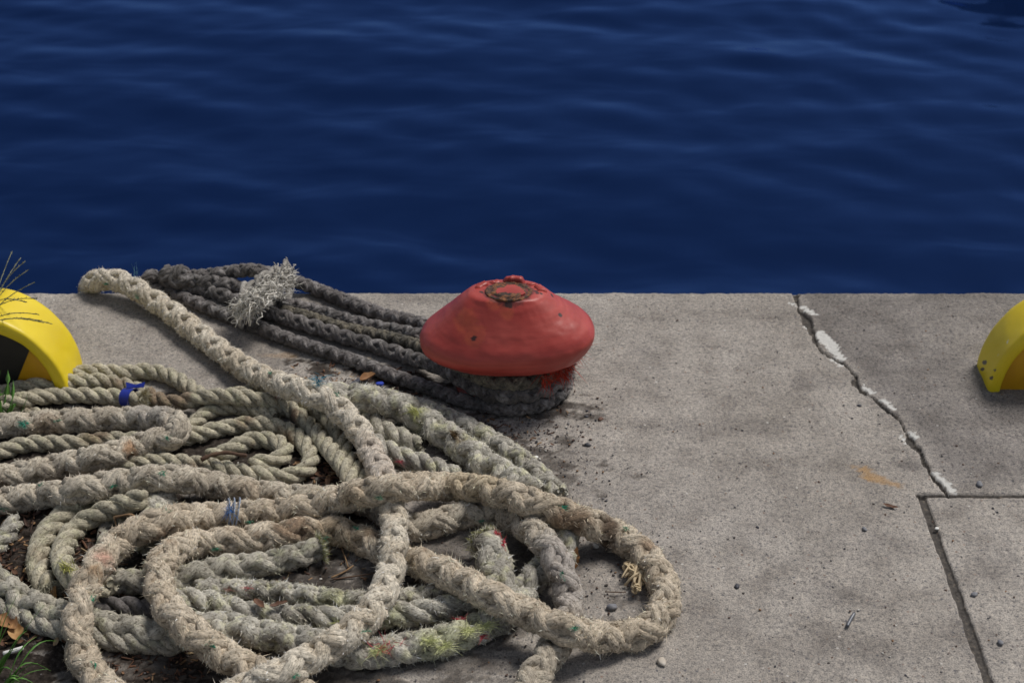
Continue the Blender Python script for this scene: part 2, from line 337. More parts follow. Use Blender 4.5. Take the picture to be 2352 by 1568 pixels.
def build_rope(R, name, label, fuzz=6000, flen=.007, seed=0, cat='rope', group=None):
    r = R['r']; ds = .004 if r > .018 else .0035
    P = resample(R['P'], .006); P = gsm(P, 2.0)
    P = resample(P, ds); n = len(P)
    rs = np.random.default_rng(seed+100)
    T, A, B = frames(P); s = np.arange(n)*ds
    wob = gsm(rs.normal(size=n), 12)*2.0
    strands = []
    if R['kind'] == 'laid':
        Lp = 5.2*r; ph = 2*np.pi*s/Lp+wob*.25
        for k in range(3): strands.append((ph+2*np.pi*k/3, np.full(n, .50*r), .52*r))
    elif R['kind'] == 'plait8':
        Lp = 4.7*r; w0 = 2*np.pi*s/Lp+wob*.25
        for sg in (1, -1):
            for pair in (0, 1):
                for m_ in (-1, 1):
                    ph = sg*w0+pair*np.pi+m_*.385
                    phc = sg*w0+pair*np.pi
                    mm_ = sg*np.tanh(1.2*np.cos(2*phc))
                    rr_ = r*(.635+.095*mm_)
                    strands.append((ph, rr_, .365*r*(1+.05*mm_)))
    else:
        Lp = 4.4*r; w0 = 2*np.pi*s/Lp+wob*.25
        for sg in (1, -1):
            for pair in (0, 1):
                ph = sg*w0+pair*np.pi; mm_ = sg*np.tanh(1.2*np.cos(2*ph)); rr_ = r*(.52+.10*mm_); strands.append((ph, rr_, .47*r*(1+.04*mm_)))
    if R['kind'] != 'laid': strands.append((np.zeros(n), np.zeros(n), .66*r if R['kind'] == 'plait8' else .5*r))
    SD = 8; acc_V = []; acc_F = []; acc_N = []; acc_T = []; acc_uv = []; off = 0; outw = []
    taper = np.ones(n)
    th = np.arange(SD)/SD*2*np.pi
    squash = 1+.05*gsm(rs.normal(size=n), 8)*3
    for si, (ph, rc, r0) in enumerate(strands):
        ph = ph+gsm(rs.normal(size=n), 6)*.12
        C = P+(rc*squash)[:, None]*(np.cos(ph)[:, None]*A+np.sin(ph)[:, None]*B)
        t_, a_, b_ = frames(C)
        rad = r0*(1+gsm(rs.normal(size=n), 2.5)*.09+gsm(rs.normal(size=n), 9)*.14)
        e = np.minimum(np.arange(n), np.arange(n)[::-1]); rad = rad*(.55+.45*sstep(-1, 4, e))
        nrm = np.cos(th)[None, :, None]*a_[:, None]+np.sin(th)[None, :, None]*b_[:, None]
        er = np.cos(ph)[:, None]*A+np.sin(ph)[:, None]*B; dn = (nrm*er[:, None]).sum(2)[:, :, None]*er[:, None]
        nq = nrm if R['kind'] == 'laid' else (nrm-dn)*1.0+dn*.86
        V = C[:, None]+rad[:, None, None]*nq*(1+.05*rs.normal(size=(n, SD, 1)))
        i = np.arange(n-1)[:, None]; j = np.arange(SD)[None]; j2 = (j+1) % SD
        F = np.stack([i*SD+j, (i+1)*SD+j, (i+1)*SD+j2, i*SD+j2], -1).reshape(-1, 4)+off
        acc_V.append(V.reshape(-1, 3)); acc_F.append(F); acc_N.append(nrm.reshape(-1, 3)); acc_T.append(np.repeat(t_, SD, 0))
        sl_ = np.r_[0, np.cumsum(np.linalg.norm(np.diff(C, axis=0), axis=1))]
        acc_uv.append(np.stack([np.repeat(sl_, SD)+si*3.1, np.tile(np.abs(th/np.pi-1)*np.pi*float(np.mean(r0)), n)], 1))
        outw.append(((V-P[:, None])*nrm).sum(2).reshape(-1)); off += n*SD
    V = np.vstack(acc_V); Nn = np.vstack(acc_N); Tt = np.vstack(acc_T); uv = np.vstack(acc_uv); outw = np.concatenate(outw)
    quads = [np.vstack(acc_F)]; tris = []
    capc = []
    for endi in (0, n-1):      # strand ends closed
        for si in range(len(strands)):
            base = si*n*SD+endi*SD; cen = V[base:base+SD].mean(0)+T[endi]*(r*.1 if endi else -r*.1)
            V = np.vstack([V, cen]); ci = len(V)-1; j = np.arange(SD); k = (j+1) % SD
            tris.append(np.stack([np.full(SD, ci), base+j, base+k], 1)); capc.append(ci)
    colV = rope_colour(R, V, seed)
    uv = np.vstack([uv, np.zeros((len(V)-len(uv), 2))])
    nf_rope_q = len(quads[0]); nt_rope = sum(len(t) for t in tris)
    # loose fibres on the outer side of the strands
    length = n*ds; nh = int(length*fuzz)
    cand = np.flatnonzero(outw > .70*r); pick = cand[rs.integers(0, len(cand), nh)]
    clump = fnoise(V[pick], 12, seed+3); keep = rs.random(nh) < (.45+.4*clump).clip(.15, 1); pick = pick[keep]; nh = len(pick)
    sgn = np.where(rs.random(nh) < .8, 1, -1)[:, None]
    dr = Nn[pick]*.75+Tt[pick]*sgn*.9+rs.normal(size=(nh, 3))*.45; dr /= np.linalg.norm(dr, axis=1)[:, None]
    ln = flen*(.3+rs.random(nh)**2*1.1)
    hc = np.array(PAL[R['pal']][4]); hcol = colV[pick]*.55+hc*.5; hcol *= (.5+1.25*rs.random(nh)**1.5)[:, None]; hcol = np.minimum(hcol, .92)
    base = V[pick]-Nn[pick]*.0008+Tt[pick]*(rs.random(nh)[:, None]-.5)*ds
    hV, hF, hC = hairs(base, dr, ln, .0010*(.6+rs.random(nh)), hcol, rs, .7)
    extra = []
    if R.get('endB'):    # a brush of fibres at the cut end
        m_ = 1500; a = rs.random(m_)*6.283; q = np.sqrt(rs.random(m_))*r
        bs = P[-1]+(np.cos(a)*q)[:, None]*A[-1]+(np.sin(a)*q)[:, None]*B[-1]-T[-1]*.002
        dd = T[-1]+rs.normal(size=(m_, 3))*.55+((bs-P[-1])/r)*.6; dd /= np.linalg.norm(dd, axis=1)[:, None]
        yel = np.array([.42, .42, .16]) if R['pal'] in ('sage', 'lichen') else (np.array([.34, .27, .12]) if R['key'] == 'E3' else hc)
        cc = np.where(rs.random((m_, 1)) < .4, yel, hc)*(.5+.6*rs.random((m_, 1)))
        extra.append(hairs(bs, dd, .008*(.4+rs.random(m_)*1.2), .0012, cc, rs, .8))
    nv = len(V); Vs = [V, hV]; Cs = [colV, hC]; uvs = [uv, np.zeros((len(hV), 2))]
    tr = tris+[hF[0]+nv]; qd = quads+[hF[1]+nv]; nv += len(hV)
    for eV, eF, eC in extra:
        Vs.append(eV); Cs.append(eC); uvs.append(np.zeros((len(eV), 2))); tr.append(eF[0]+nv); qd.append(eF[1]+nv); nv += len(eV)
    tr = np.vstack(tr); qd = np.vstack(qd)
    fm = np.r_[np.where(np.arange(len(tr)) < nt_rope, 0, 1), np.where(np.arange(len(qd)) < nf_rope_q, 0, 1)]
    colV = colV*.93
    body = M_rope_dark if R['pal'] in ('dark', 'black') else M_rope
    mid = P[n//2].copy(); mid[2] = 0
    R['curve'] = P; R['fr'] = (T, A, B)
    Cs[0] = colV; V = np.vstack(Vs); C = np.vstack(Cs); U = np.vstack(uvs)
    if R.get('parts'):
        root = empty(name, mid, label, cat, group)
        o = mesh_obj('rope_body', V, [tr, qd], [body, M_hair], parent=root, col=C, uv=U, fmat=fm)
        R['root'] = root
    else:
        o = mesh_obj(name, V, [tr, qd], [body, M_hair], origin=mid, col=C, uv=U, fmat=fm); tag(o, label, cat, group); R['root'] = o
    return R
RD = {R['key']: R for R in ROPES}
RD['E1']['spots'] = [(665,940,.028,(.16,.085,.045),.9),(250,875,.05,(.30,.22,.15),.5)]
RD['E4']['spots'] = [(640,990,.045,(.20,.11,.05),.85),(560,985,.05,(.24,.15,.07),.7),(110,1020,.03,(.26,.17,.10),.7)]
RD['B']['spots'] = [(1400,1225,.03,(.10,.06,.035),.9),(330,1305,.03,(.45,.2,.14),0),(245,1335,.028,(.50,.22,.16),.6),(232,1370,.02,(.38,.22,.1),.6),(780,1230,.09,(.42,.30,.17),.6),(1100,1130,.1,(.50,.40,.25),.6),(1320,1455,.12,(.50,.42,.32),.4)]
RD['D']['spots'] = [(100,975,.05,(.40,.28,.18),.6),(300,1040,.02,(.5,.25,.10),.7),(330,965,.09,(.42,.40,.38),.5)]
RD['C']['spots'] = [(560,1140,.08,(.42,.31,.20),.5),(1290,1340,.14,(.42,.38,.36),.7)]
RD['H1']['spots'] = [(1050,1015,.022,(.14,.10,.05),.9),(960,955,.025,(.58,.60,.24),.6),(1010,985,.02,(.55,.57,.25),.5)]
RD['A']['spots'] = [(300,655,.10,(.66,.60,.50),.5),(520,815,.06,(.55,.45,.32),.5),(870,1080,.14,(.60,.52,.47),.5)]
RD['G4']['spots'] = [(1060,1455,.05,(.56,.58,.33),.45),(1000,1470,.05,(.58,.60,.34),.45)]
RD['G3']['spots'] = [(900,1410,.04,(.5,.53,.28),.4)]
RD['G2']['spots'] = [(570,1350,.015,(.50,.30,.28),.4),(760,1372,.05,(.55,.57,.28),.5)]
for k in ('A','B','C','D','E3','G4','G2','G5','H1','E1','F2','H4'): RD[k]['parts'] = True
NAMES = {
 'A': ('mooring_rope','cream fluffy plaited rope running from the quay edge down across the whole pile',21077,.0072,11),
 'B': ('mooring_rope','tan shaggy plaited rope lying topmost in a wide loop out onto the bare concrete',19571,.0081,12),
 'C': ('mooring_rope','greyish tan plaited rope from the left edge passing under the wide loop',18066,.0072,13),
 'D': ('mooring_rope','greyish tan plaited rope doubled back in a tight bend at the left of the pile',19571,.0068,14),
 'E1': ('laid_rope','olive three-strand rope with a dark brown smudge curling down into the middle of the pile',5250,.0030,15),
 'E2': ('laid_rope','olive three-strand rope arching highest behind the blue-taped rope end',5250,.0030,16),
 'E3': ('laid_rope','olive three-strand rope whose cut end is bound with blue tape',5250,.0030,17),
 'E4': ('laid_rope','olive three-strand rope with a rusty brown stain forming the small round loop in the pile',6000,.0030,18),
 'E5': ('laid_rope','short olive three-strand bend lying inside the small round loop',6750,.0034,19),
 'E6': ('laid_rope','olive three-strand rope mostly buried between the tight tan bend and the smudged rope',6000,.0034,20),
 'E7': ('laid_rope','thin olive rope showing just under the blue-taped rope at the left edge',5250,.0030,21),
 'F1': ('laid_rope','olive three-strand rope curving down to a frayed end beside the brown soil, outer of two',9000,.0051,22),
 'F2': ('laid_rope','olive three-strand rope curving beside the frayed-end rope, inner of the two',9000,.0051,23),
 'F3': ('laid_rope','thin grey-green rope looped tightly beside the twigs at the left',5250,.0034,24),
 'F4': ('rope','pale green matted rope stub standing between two tan ropes above the shaggy loop',22582,.0059,25),
 'F5': ('rope','thick grey-green plaited rope entering at the left edge beside the leaf litter',10500,.0059,26),
 'F6': ('rope','grey-green rope lying lowest along the front of the pile at bottom left',9000,.0051,27),
 'F7': ('laid_rope','short pale green rope end lying in the soil at the left edge',10500,.0051,28),
 'G1': ('rope','grey-green plaited rope ending in a frayed yellowish brush under the shaggy loop',10500,.0059,29),
 'G2': ('rope','lichen-green rope just below the frayed rope end, with red threads at its left',19571,.0076,30),
 'G3': ('rope','lichen-green twisted rope between two others at the bottom, with a bright yellow tuft',21077,.0076,31),
 'G4': ('rope','thick lichen-green plaited rope along the bottom front of the pile, with a red thread',21077,.0076,32),
 'G5': ('rope','stout pale green matted rope end with red threads, standing up inside the wide loop',30110,.0076,33),
 'G7': ('laid_rope','dark grey rope glimpsed between the two legs of the tan loop',6000,.0043,34),
 'H1': ('rope','thickest pale rope with yellow-green lichen lying between the cream rope and the bollard',19571,.0093,35),
 'H2': ('rope','pale grey rope along the outer side of the thick lichen-covered rope',12267,.0059,36),
 'H3': ('laid_rope','grey-green rope lying on the inner side of the thick lichen-covered rope',9000,.0068,37),
 'H4': ('laid_rope','pale grey three-strand rope with a red mark beside the cream rope above the wide loop',7500,.0043,38),
 'I3': ('bollard_rope','dark grey plaited rope whose inner eye is hooked round the red bollard',6750,.0038,40),
 'I4': ('bollard_rope','dark grey plaited rope whose outer eye lies lowest round the red bollard',6750,.0038,39),
 'I5': ('bollard_rope','brownish old rope turn lying highest round the neck of the red bollard',7500,.0043,41),
}
for k, (nm, lb, fz, fl, sd_) in NAMES.items():
    build_rope(RD[k], nm, lb, fz, fl, sd_)
def at_rope(key, px, py, ang=90, out=1.0, lift=0.0):
    """nearest point of a rope to a photo position; returns surface point, normal, tangent"""
    R = RD[key]; P = R['curve']
    pr = np.array([proj(p) for p in P[::3]]); i = int(np.argmin(np.hypot(pr[:, 0]-px, pr[:, 1]-py)))*3
    T = R['fr'][0][i]; v = np.array([0, 0, H])-P[i]; v /= np.linalg.norm(v); v = v*.6+np.array([0, 0, .4]); v -= T*np.dot(v, T); v /= np.linalg.norm(v)
    return P[i]+v*R['r']*out, v, T, i
def tuft(key, px, py, color, n=40, size=.010, name='thread_tuft', width=.0011, spread=.8, label=None, seed=0, along=1.0):
    R = RD[key]; S, nv, T, i = at_rope(key, px, py); rs = np.random.default_rng(int(px+py)+seed)
    sd_ = np.cross(nv, T)
    # shift sideways so the tuft sits at the photo position
    pr = proj(S); w0 = unp(px, py, S[2]); dl = np.clip(np.dot(w0-S, sd_), -R['r']*.75, R['r']*.75); 
    q = dl/R['r']; S = R['curve'][i]+R['r']*.97*(nv*math.sqrt(max(0, 1-q*q))+sd_*q); nv = (S-R['curve'][i])/R['r']
    bs = S+T*rs.normal(size=(n, 1))*size*.35*along+sd_*rs.normal(size=(n, 1))*size*.25
    dd = T*rs.choice([-1, 1], (n, 1))*along+nv*.35+rs.normal(size=(n, 3))*.35*spread; dd /= np.linalg.norm(dd, axis=1)[:, None]
    V, F, C = hairs(bs, dd, size*(.5+rs.random(n)*.8), width*(.7+.6*rs.random(n)), np.array(color)[None]*(.7+.6*rs.random((n, 1))), rs, .7*spread)
    o = mesh_obj(name, V, F, M_hair, parent=R['root'], col=C); 
    if label: o['label'] = label
    return o
GR = (.02, .26, .16)
for k, x, y in [('D',60,972),('D',142,962),('D',390,1000),('C',105,1115),('C',258,1110),('C',376,1085),('C',8,1172),('B',365,1180),('B',495,1262),('B',570,1190),
                ('A',253,653),('A',640,868),('B',1020,1108),('B',1300,1166),('B',1442,1216),('C',1115,1186),('C',1293,1320),('B',215,1388),('B',232,1540),
                ('B',752,1265),('B',836,1222),('B',484,1478),('A',820,1465),('B',1316,1439),('A',668,1552),('A',330,687),('A',773,906),('B',875,1140)]:
    tuft(k, x, y, GR, 26, .0085, 'green_thread')
tuft('D', 57, 968, (.08,.38,.27), 60, .012, 'green_thread', seed=5)
RED = (.50,.06,.08)
tuft('E1', 648, 903, (.55,.22,.22), 30, .014, 'red_thread'); tuft('H4', 930, 1065, (.42,.10,.12), 40, .012, 'red_thread')
tuft('G5', 1152, 1242, RED, 40, .012, 'red_thread'); tuft('G5', 1163, 1262, RED, 40, .012, 'red_thread', seed=1)
tuft('G4', 885, 1482, RED, 45, .022, 'red_thread', spread=1.4); tuft('G4', 1050, 1415, RED, 26, .014, 'red_thread'); tuft('G4', 1104, 1462, RED, 26, .014, 'red_thread')
tuft('G2', 572, 1350, RED, 16, .011, 'red_thread'); tuft('G2', 528, 1350, (.42,.18,.17), 14, .011, 'red_thread', seed=3)
tuft('A', 735, 858, (.03,.25,.36), 70, .022, 'blue_thread', spread=.9); tuft('F2', 170, 1318, (.42,.42,.10), 90, .02, 'yellow_fibres')
tuft('G3', 790, 1425, (.58,.61,.24), 110, .018, 'yellow_fibres')
for x, y in ((985,1470),(1060,1452),(1015,1478),(1100,1440),(870,1492)): tuft('G4', x, y, (.66,.68,.36), 120, .018, 'pale_fibres', spread=1.2)
tuft('H1', 965, 950, (.50,.51,.20), 110, .018, 'yellow_fibres', spread=1.2); tuft('H1', 1060, 1010, (.13,.085,.04), 160, .012, 'brown_fibres')
tuft('A', 318, 628, (.25,.5,.5), 8, .03, 'blue_thread', along=.1, spread=.3)
# blue twine knotted round the wide loop
def wrap(key, px, py, color, turns, rw, name, tilt=.3, wid=.01, m=None, label=None):
    R = RD[key]; S, nv, T, i = at_rope(key, px, py); P = R['curve'][i]; sd_ = np.cross(T, nv)
    rs = np.random.default_rng(3); acc = Acc()
    for k in range(turns):
        a = np.linspace(0, 2*np.pi, 40); rr = R['r']*1.05+rw+.0015*np.sin(a*5+k)
        C = P+T[None]*((k-(turns-1)/2)*wid+tilt*R['r']*np.cos(a+k*.3)[:, None])+rr[:, None]*(np.cos(a)[:, None]*nv+np.sin(a)[:, None]*sd_)
        V, F = tube(C, rw, 6); acc.add(V, F, np.array(color)*(.8+.4*rs.random((len(V), 1))))
    return acc, S, nv, T, sd_, R
acc, S, nv, T, sd_, R = wrap('B', 528, 1180, (.26,.30,.38), 3, .0016, 'blue_twine')
rs = np.random.default_rng(8); n = 130
bs = S+rs.normal(size=(n, 3))*.004; dd = rs.normal(size=(n, 3))+nv*.5-sd_*rs.choice([-1,1],(n,1))*.9; dd /= np.linalg.norm(dd, axis=1)[:, None]
V, F, C = hairs(bs, dd, .018*(.3+rs.random(n)), .0014, np.where(rs.random((n, 1)) < .55, [[.05,.17,.48]], [[.55,.6,.65]]), rs, .8); acc.add(V, F, C)
acc.obj('twine_tie', M_hair, parent=R['root'])['label'] = 'blue and white twine knotted round the rope'
# blue tape on the cut end
M_tape = simple('blue_tape', (.012,.030,.30), .45, bump=.3, bscale=90)
R = RD['E3']; P = R['curve']; seg = P[-15:-7]
V, F = tube(resample(seg, .003), R['r']*1.09, 24, False); mesh_obj('tape_wrap', V, F, M_tape, parent=R['root'])
tp = P[-7]+np.array([0, .012, R['r']*1.0])
V = np.array([tp+np.array(v) for v in [(-.022,0,0),(.018,.004,.001),(.02,.012,.010),(-.002,.010,.004),(-.024,.010,.011),(-.022,0,-.001),(.018,.004,0),(.02,.012,.009),(-.002,.010,.003),(-.024,.010,.010)]])
mesh_obj('tape_tail', V, [np.array([[0,1,2,3],[8,7,6,5]]), np.array([[0,3,4],[9,8,5]])], M_tape, parent=R['root'], smooth=False)
# frayed yarn hanging inside the wide loop
R = RD['B']; S, nv, T, i = at_rope('B', 1492, 1290); acc = Acc(); rs = np.random.default_rng(5)
tgt = [(1440,1300),(1450,1318),(1462,1325),(1456,1350),(1476,1340),(1448,1332),(1466,1352),(1434,1322)]
for k in range(26):
    e = tgt[k % len(tgt)]; a = R['curve'][i+rs.integers(-6, 7)]+np.array([-.012, 0, -.006]); b_ = unp(e[0]+rs.normal()*4, e[1]+rs.normal()*4, .008+rs.random()*.012)
    md = (a+b_)/2+rs.normal(size=3)*.007+np.array([0, 0, .012]); q = crom(np.array([a, md, b_+rs.normal(size=3)*.002]), .004)
    q = np.vstack([(1-t)**2*a+2*t*(1-t)*md+t*t*b_ for t in np.linspace(0, 1, 14)]); q += gsm(rs.normal(size=q.shape), 1.5)*.004
    V, F = tube(q, .0022*(.8+.5*rs.random()), 6); acc.add(V, F, np.array([.62,.50,.33])*(.75+.4*rs.random()))
for cx, cy, rr in ((1452,1312,.011),(1470,1322,.010),(1460,1350,.007),(1440,1302,.007)):    # little knots of yarn
    c = unp(cx, cy, .02)
    for k in range(7):
        a = np.linspace(0, 5.6, 16); ax = rs.normal(size=3); ax /= np.linalg.norm(ax); u = np.cross(ax, [.3, .5, .8]); u /= np.linalg.norm(u); v_ = np.cross(ax, u)
        V, F = tube(c+rr*(np.cos(a)[:, None]*u+np.sin(a)[:, None]*v_)*(.7+.4*rs.random())+rs.normal(size=3)*.002, .0021, 6); acc.add(V, F, np.array([.62,.50,.32])*(.75+.4*rs.random()))
acc.obj('frayed_yarn', M_hair, parent=R['root'])['label'] = 'unlaid golden yarn hanging inside the loop'
# pale frayed lashing round the dark ropes
root_pt = unp(600, 680, .06); rs = np.random.default_rng(21)
lash = empty('lashing', (root_pt[0], root_pt[1], 0), 'whitish frayed lashing tied round the dark ropes near the quay edge', 'lashing')
acc = Acc()
for k in range(9):      # the turns of the lashing, round the bundle
    u = k/8; c = unp(560+95*u, 702-55*u, .06); a = np.linspace(0, 2*np.pi, 30)
    sd2 = np.array([.25, .9, 0])
    C = c+np.cos(a)[:, None]*sd2*.045+np.sin(a)[:, None]*np.array([0, 0, .050])+gsm(rs.normal(size=(30, 3)), 2)*.012
    V, F = tube(C, .0065, 7); acc.add(V, F, np.array([.32,.30,.27])*(.7+.4*rs.random()))
acc.obj('lashing_turns', M_rope, parent=lash)
acc = Acc(); n = 900; u = rs.random(n); cx = 545+130*u; cy = 715-75*u+rs.normal(size=n)*9
bs = np.array([unp(a, b_, .07+.045*math.sin(3.1*q_)) for a, b_, q_ in zip(cx, cy, u)])+rs.normal(size=(n, 3))*.006
dd = rs.normal(size=(n, 3))*.35+np.array([-.7, -.45, .0])+np.where(rs.random((n, 1)) < .25, [[1.5, .5, .1]], [[0, 0, 0]]); dd /= np.linalg.norm(dd, axis=1)[:, None]
V, F, C = hairs(bs, dd, .020*(.35+rs.random(n)), .0022, np.array([[.80,.77,.70]])*(.55+.6*rs.random((n, 1))), rs, .9); acc.add(V, F, C)
for k in range(330):
    uu = rs.random(); a0 = unp(568+88*uu+rs.normal()*8, 712-72*uu+rs.normal()*10, .075+.045*math.sin(3.1*uu)); d0 = np.array([-.75, -.55, -.25])*(1 if uu < .75 else -.6)+rs.normal(size=3)*.34
    q = a0+np.linspace(0, 1, 10)[:, None]*d0*.034+np.array([0,0,.012])*np.sin(np.linspace(0,3.1,10))[:,None]+gsm(rs.normal(size=(10, 3)), 1.2)*.012; q[:, 2] = np.maximum(q[:, 2], .01)
    V, F = tube(q, .0012, 5); acc.add(V, F, np.array([.80,.76,.68])*(.30+.75*rs.random()))
acc.obj('frayed_ends', M_hair, parent=lash)
# red frayed threads at the bollard
acc = Acc(); n = 520; rs = np.random.default_rng(31); a = np.radians(rs.uniform(-62, 12, n))
bs = np.stack([BC[0]+.143*np.cos(a), BC[1]+.143*np.sin(a), .075+.05*rs.random(n)], 1)
dd = np.stack([np.cos(a), np.sin(a), -.35+0*a], 1)+rs.normal(size=(n, 3))*.6; dd /= np.linalg.norm(dd, axis=1)[:, None]
V, F, C = hairs(bs, dd, .026*(.4+rs.random(n)), .0017, np.array([[.50,.055,.03]])*(.55+.7*rs.random((n, 1))), rs, .9); acc.add(V, F, C)
o = acc.obj('red_netting', M_hair, origin=(BC[0]+.14, BC[1]-.04, .1)); tag(o, 'red frayed netting caught under the right side of the bollard head', 'netting')

# ================================================================== quay slab (one height field)
def seg_dist(P, pts):
    """distance of P(n,2) to a polyline, and the fraction along it"""
    best = np.full(len(P), 9.0); par = np.zeros(len(P))
    for i in range(len(pts)-1):
        a, b_ = np.array(pts[i]), np.array(pts[i+1]); ab = b_-a; t = np.clip(((P-a)@ab)/(ab@ab), 0, 1)
        d = np.linalg.norm(P-a-t[:, None]*ab, axis=1); k = d < best; best[k] = d[k]; par[k] = (i+t[k])/(len(pts)-1)
    return best, par
def z4(x, y): return unp(1722.7+x*.3208, 631.6+y*.3208)[:2]
CRK = [(300,100),(320,130),(340,180),(350,250),(395,310),(440,400),(465,480),(520,550),(600,600),(660,625),(720,670),(762,725),(750,775),(820,840),(880,870),(930,925),(1010,985),(1070,1040),(1110,1110),(1150,1190),(1200,1240),(1240,1320),(1290,1410),(1350,1490),(1420,1580)]
crk = [z4(*p) for p in CRK]; crk[0] = np.array([crk[1][0]-.004, EDGE+.05])
lip = lambda a, b_, n: [a+(b_-a)*i/n for i in range(n+1)]
xs = np.unique(np.r_[np.linspace(-12, -1.5, 30), np.arange(-1.5, 1.5, .0052), np.linspace(1.5, 12, 30)])
xs = np.unique(np.r_[np.linspace(-12, -1.5, 30), np.arange(-1.5, .55, .0055), np.arange(.55, 1.45, .0030), np.linspace(1.45, 12, 34)])
ys = np.unique(np.r_[np.linspace(-9, 1.95, 40), np.arange(1.95, EDGE-.02, .0040), np.linspace(EDGE-.02, EDGE, 9)])
X, Y = np.meshgrid(xs, ys); G = np.stack([X.ravel(), Y.ravel()], 1); nx, ny = len(xs), len(ys)
G3 = np.c_[G, np.zeros(len(G))]
hf = .0007*fnoise(G3, 5, 1)+.0005*fnoise(G3, 40, 2, 2)
nfine = fnoise(G3, 60, 3, 3); nmed = fnoise(G3, 14, 4, 3); nbig = fnoise(G3, 2.6, 6, 3)
near = (G[:, 0] > .4) & (G[:, 0] < 1.6) & (G[:, 1] > 1.1)
dark = np.zeros(len(G)); white = np.zeros(len(G)); soil = np.zeros(len(G)); stain = np.zeros(len(G)); rust = np.zeros(len(G))
d, par = np.full(len(G), 9.), np.zeros(len(G)); 
jit = np.stack([fnoise(G3[near], 30, 50, 2), fnoise(G3[near], 30, 51, 2)], 1)*.0022
dd_, pp = seg_dist(G[near]+jit, crk); d[near] = dd_; par[near] = pp
wd = .0038+.0016*nmed.clip(-1.2, 2)+.009*np.exp(-((par-.17)/.02)**2)+.007*np.exp(-((par-.79)/.018)**2)+.002*np.sin(par*40)
wd = np.maximum(wd, .0022)
cm = sstep(wd+.002, wd-.001, d); dark = np.maximum(dark, cm); hf -= .010*cm
# joints
jx0 = unp(2118, 1141)[:2]; jx1 = unp(2272, 1568)[:2]; jdir = (jx1-jx0)/np.linalg.norm(jx1-jx0); jend = jx0+jdir*3.5
d, par = np.full(len(G), 9.), np.zeros(len(G)); sel = (G[:, 0] > .4)&(G[:, 0] < 3); dd_, _ = seg_dist(G[sel], [jx0, jend]); d[sel] = dd_
jw = .0085+.0009*nmed
jm = sstep(jw+.002, jw-.001, d); dark = np.maximum(dark, jm); hf -= .007*jm
d[:] = 9.; sel = (G[:, 0] > .7)&(G[:, 1] > 2.3)&(G[:, 1] < 3.0); dd_, _ = seg_dist(G[sel], [jx0+np.array([-.006, .004]), np.array([12., jx0[1]+.004])]); d[sel] = dd_
jm2 = sstep(.0075, .0045, d+.0006*nfine); dark = np.maximum(dark, jm2); hf -= .007*jm2
# pale broken lips along the crack
CH = [((375,230),(455,275),.011),((400,355),(435,405),.006),((500,420),(590,510),.022),((560,500),(655,595),.014),((575,600),(655,645),.006),((820,800),(870,835),.009),((950,895),(1015,950),.009),((1155,1130),(1180,1160),.010),((1320,1420),(1450,1545),.0115),((285,200),(320,215),.006),((1080,1150),(1120,1200),.006)]
for a, b_, rr in CH:
    A_, B_ = z4(*a), z4(*b_); d[:] = 9.; dd_, _ = seg_dist(G[near], [A_, B_]); d[near] = dd_
    rr *= .70; k = sstep(rr+.005, rr-.004, d+.0035*nfine); white = np.maximum(white, k*(1-dark)); hf -= .0008*k*(1-cm)
def blob(arr, x, y, rx, ry, amt, soft=.6, nz=.35, rot=0):
    c = unp(x, y)[:2]; q = G-c
    if rot: q = q@np.array([[math.cos(rot), -math.sin(rot)], [math.sin(rot), math.cos(rot)]])
    v = np.hypot(q[:, 0]/rx, q[:, 1]/ry)+nz*.35*nmed+nz*.12*nfine
    np.maximum(arr, amt*sstep(1.15, 1.15-soft, v), out=arr)
# soil and trodden dirt, kept dark to deepen the shade between the ropes
blob(soil, 60, 1320, .42, .42, 1.0, .35, .8); blob(soil, 330, 1420, .42, .16, .85, .5, .8); blob(soil, 60, 1100, .4, .3, 1, .4, .6)
blob(soil, 350, 1040, .5, .16, .9, .5); blob(soil, 740, 1080, .16, .12, .95, .5, .8); blob(soil, 330, 1545, .5, .10, .72, .8, .9); blob(soil, 700, 1560, .45, .06, .6, .8, .9)
blob(soil, 60, 920, .28, .06, .8, .5); blob(soil, 1100, 1010, .26, .10, .70, .8, .9, -.5); blob(soil, 1230, 1090, .13, .12, .62, .9, .9, -.6); blob(soil, 900, 870, .22, .045, .8, .5, .9, -.3)
blob(soil, 1190, 940, .19, .06, .75, .7, .8); blob(soil, 640, 1340, .50, .14, .72, .8, .9); blob(soil, 1150, 1400, .24, .10, .5, .7, .9); blob(soil, 1000, 1530, .22, .04, .5, .8, .9)
blob(soil, 1360, 1290, .10, .05, .40, .9, .9); blob(soil, 1000, 1250, .12, .06, .5, .8); blob(soil, 500, 1200, .5, .12, .8, .6); blob(soil, 860, 1400, .35, .1, .7, .7); blob(soil, 1180, 1300, .10, .10, .6, .7)
blob(stain, 1360, 1270, .11, .035, .55, .8); blob(stain, 1500, 1200, .5, .3, .18, .9)
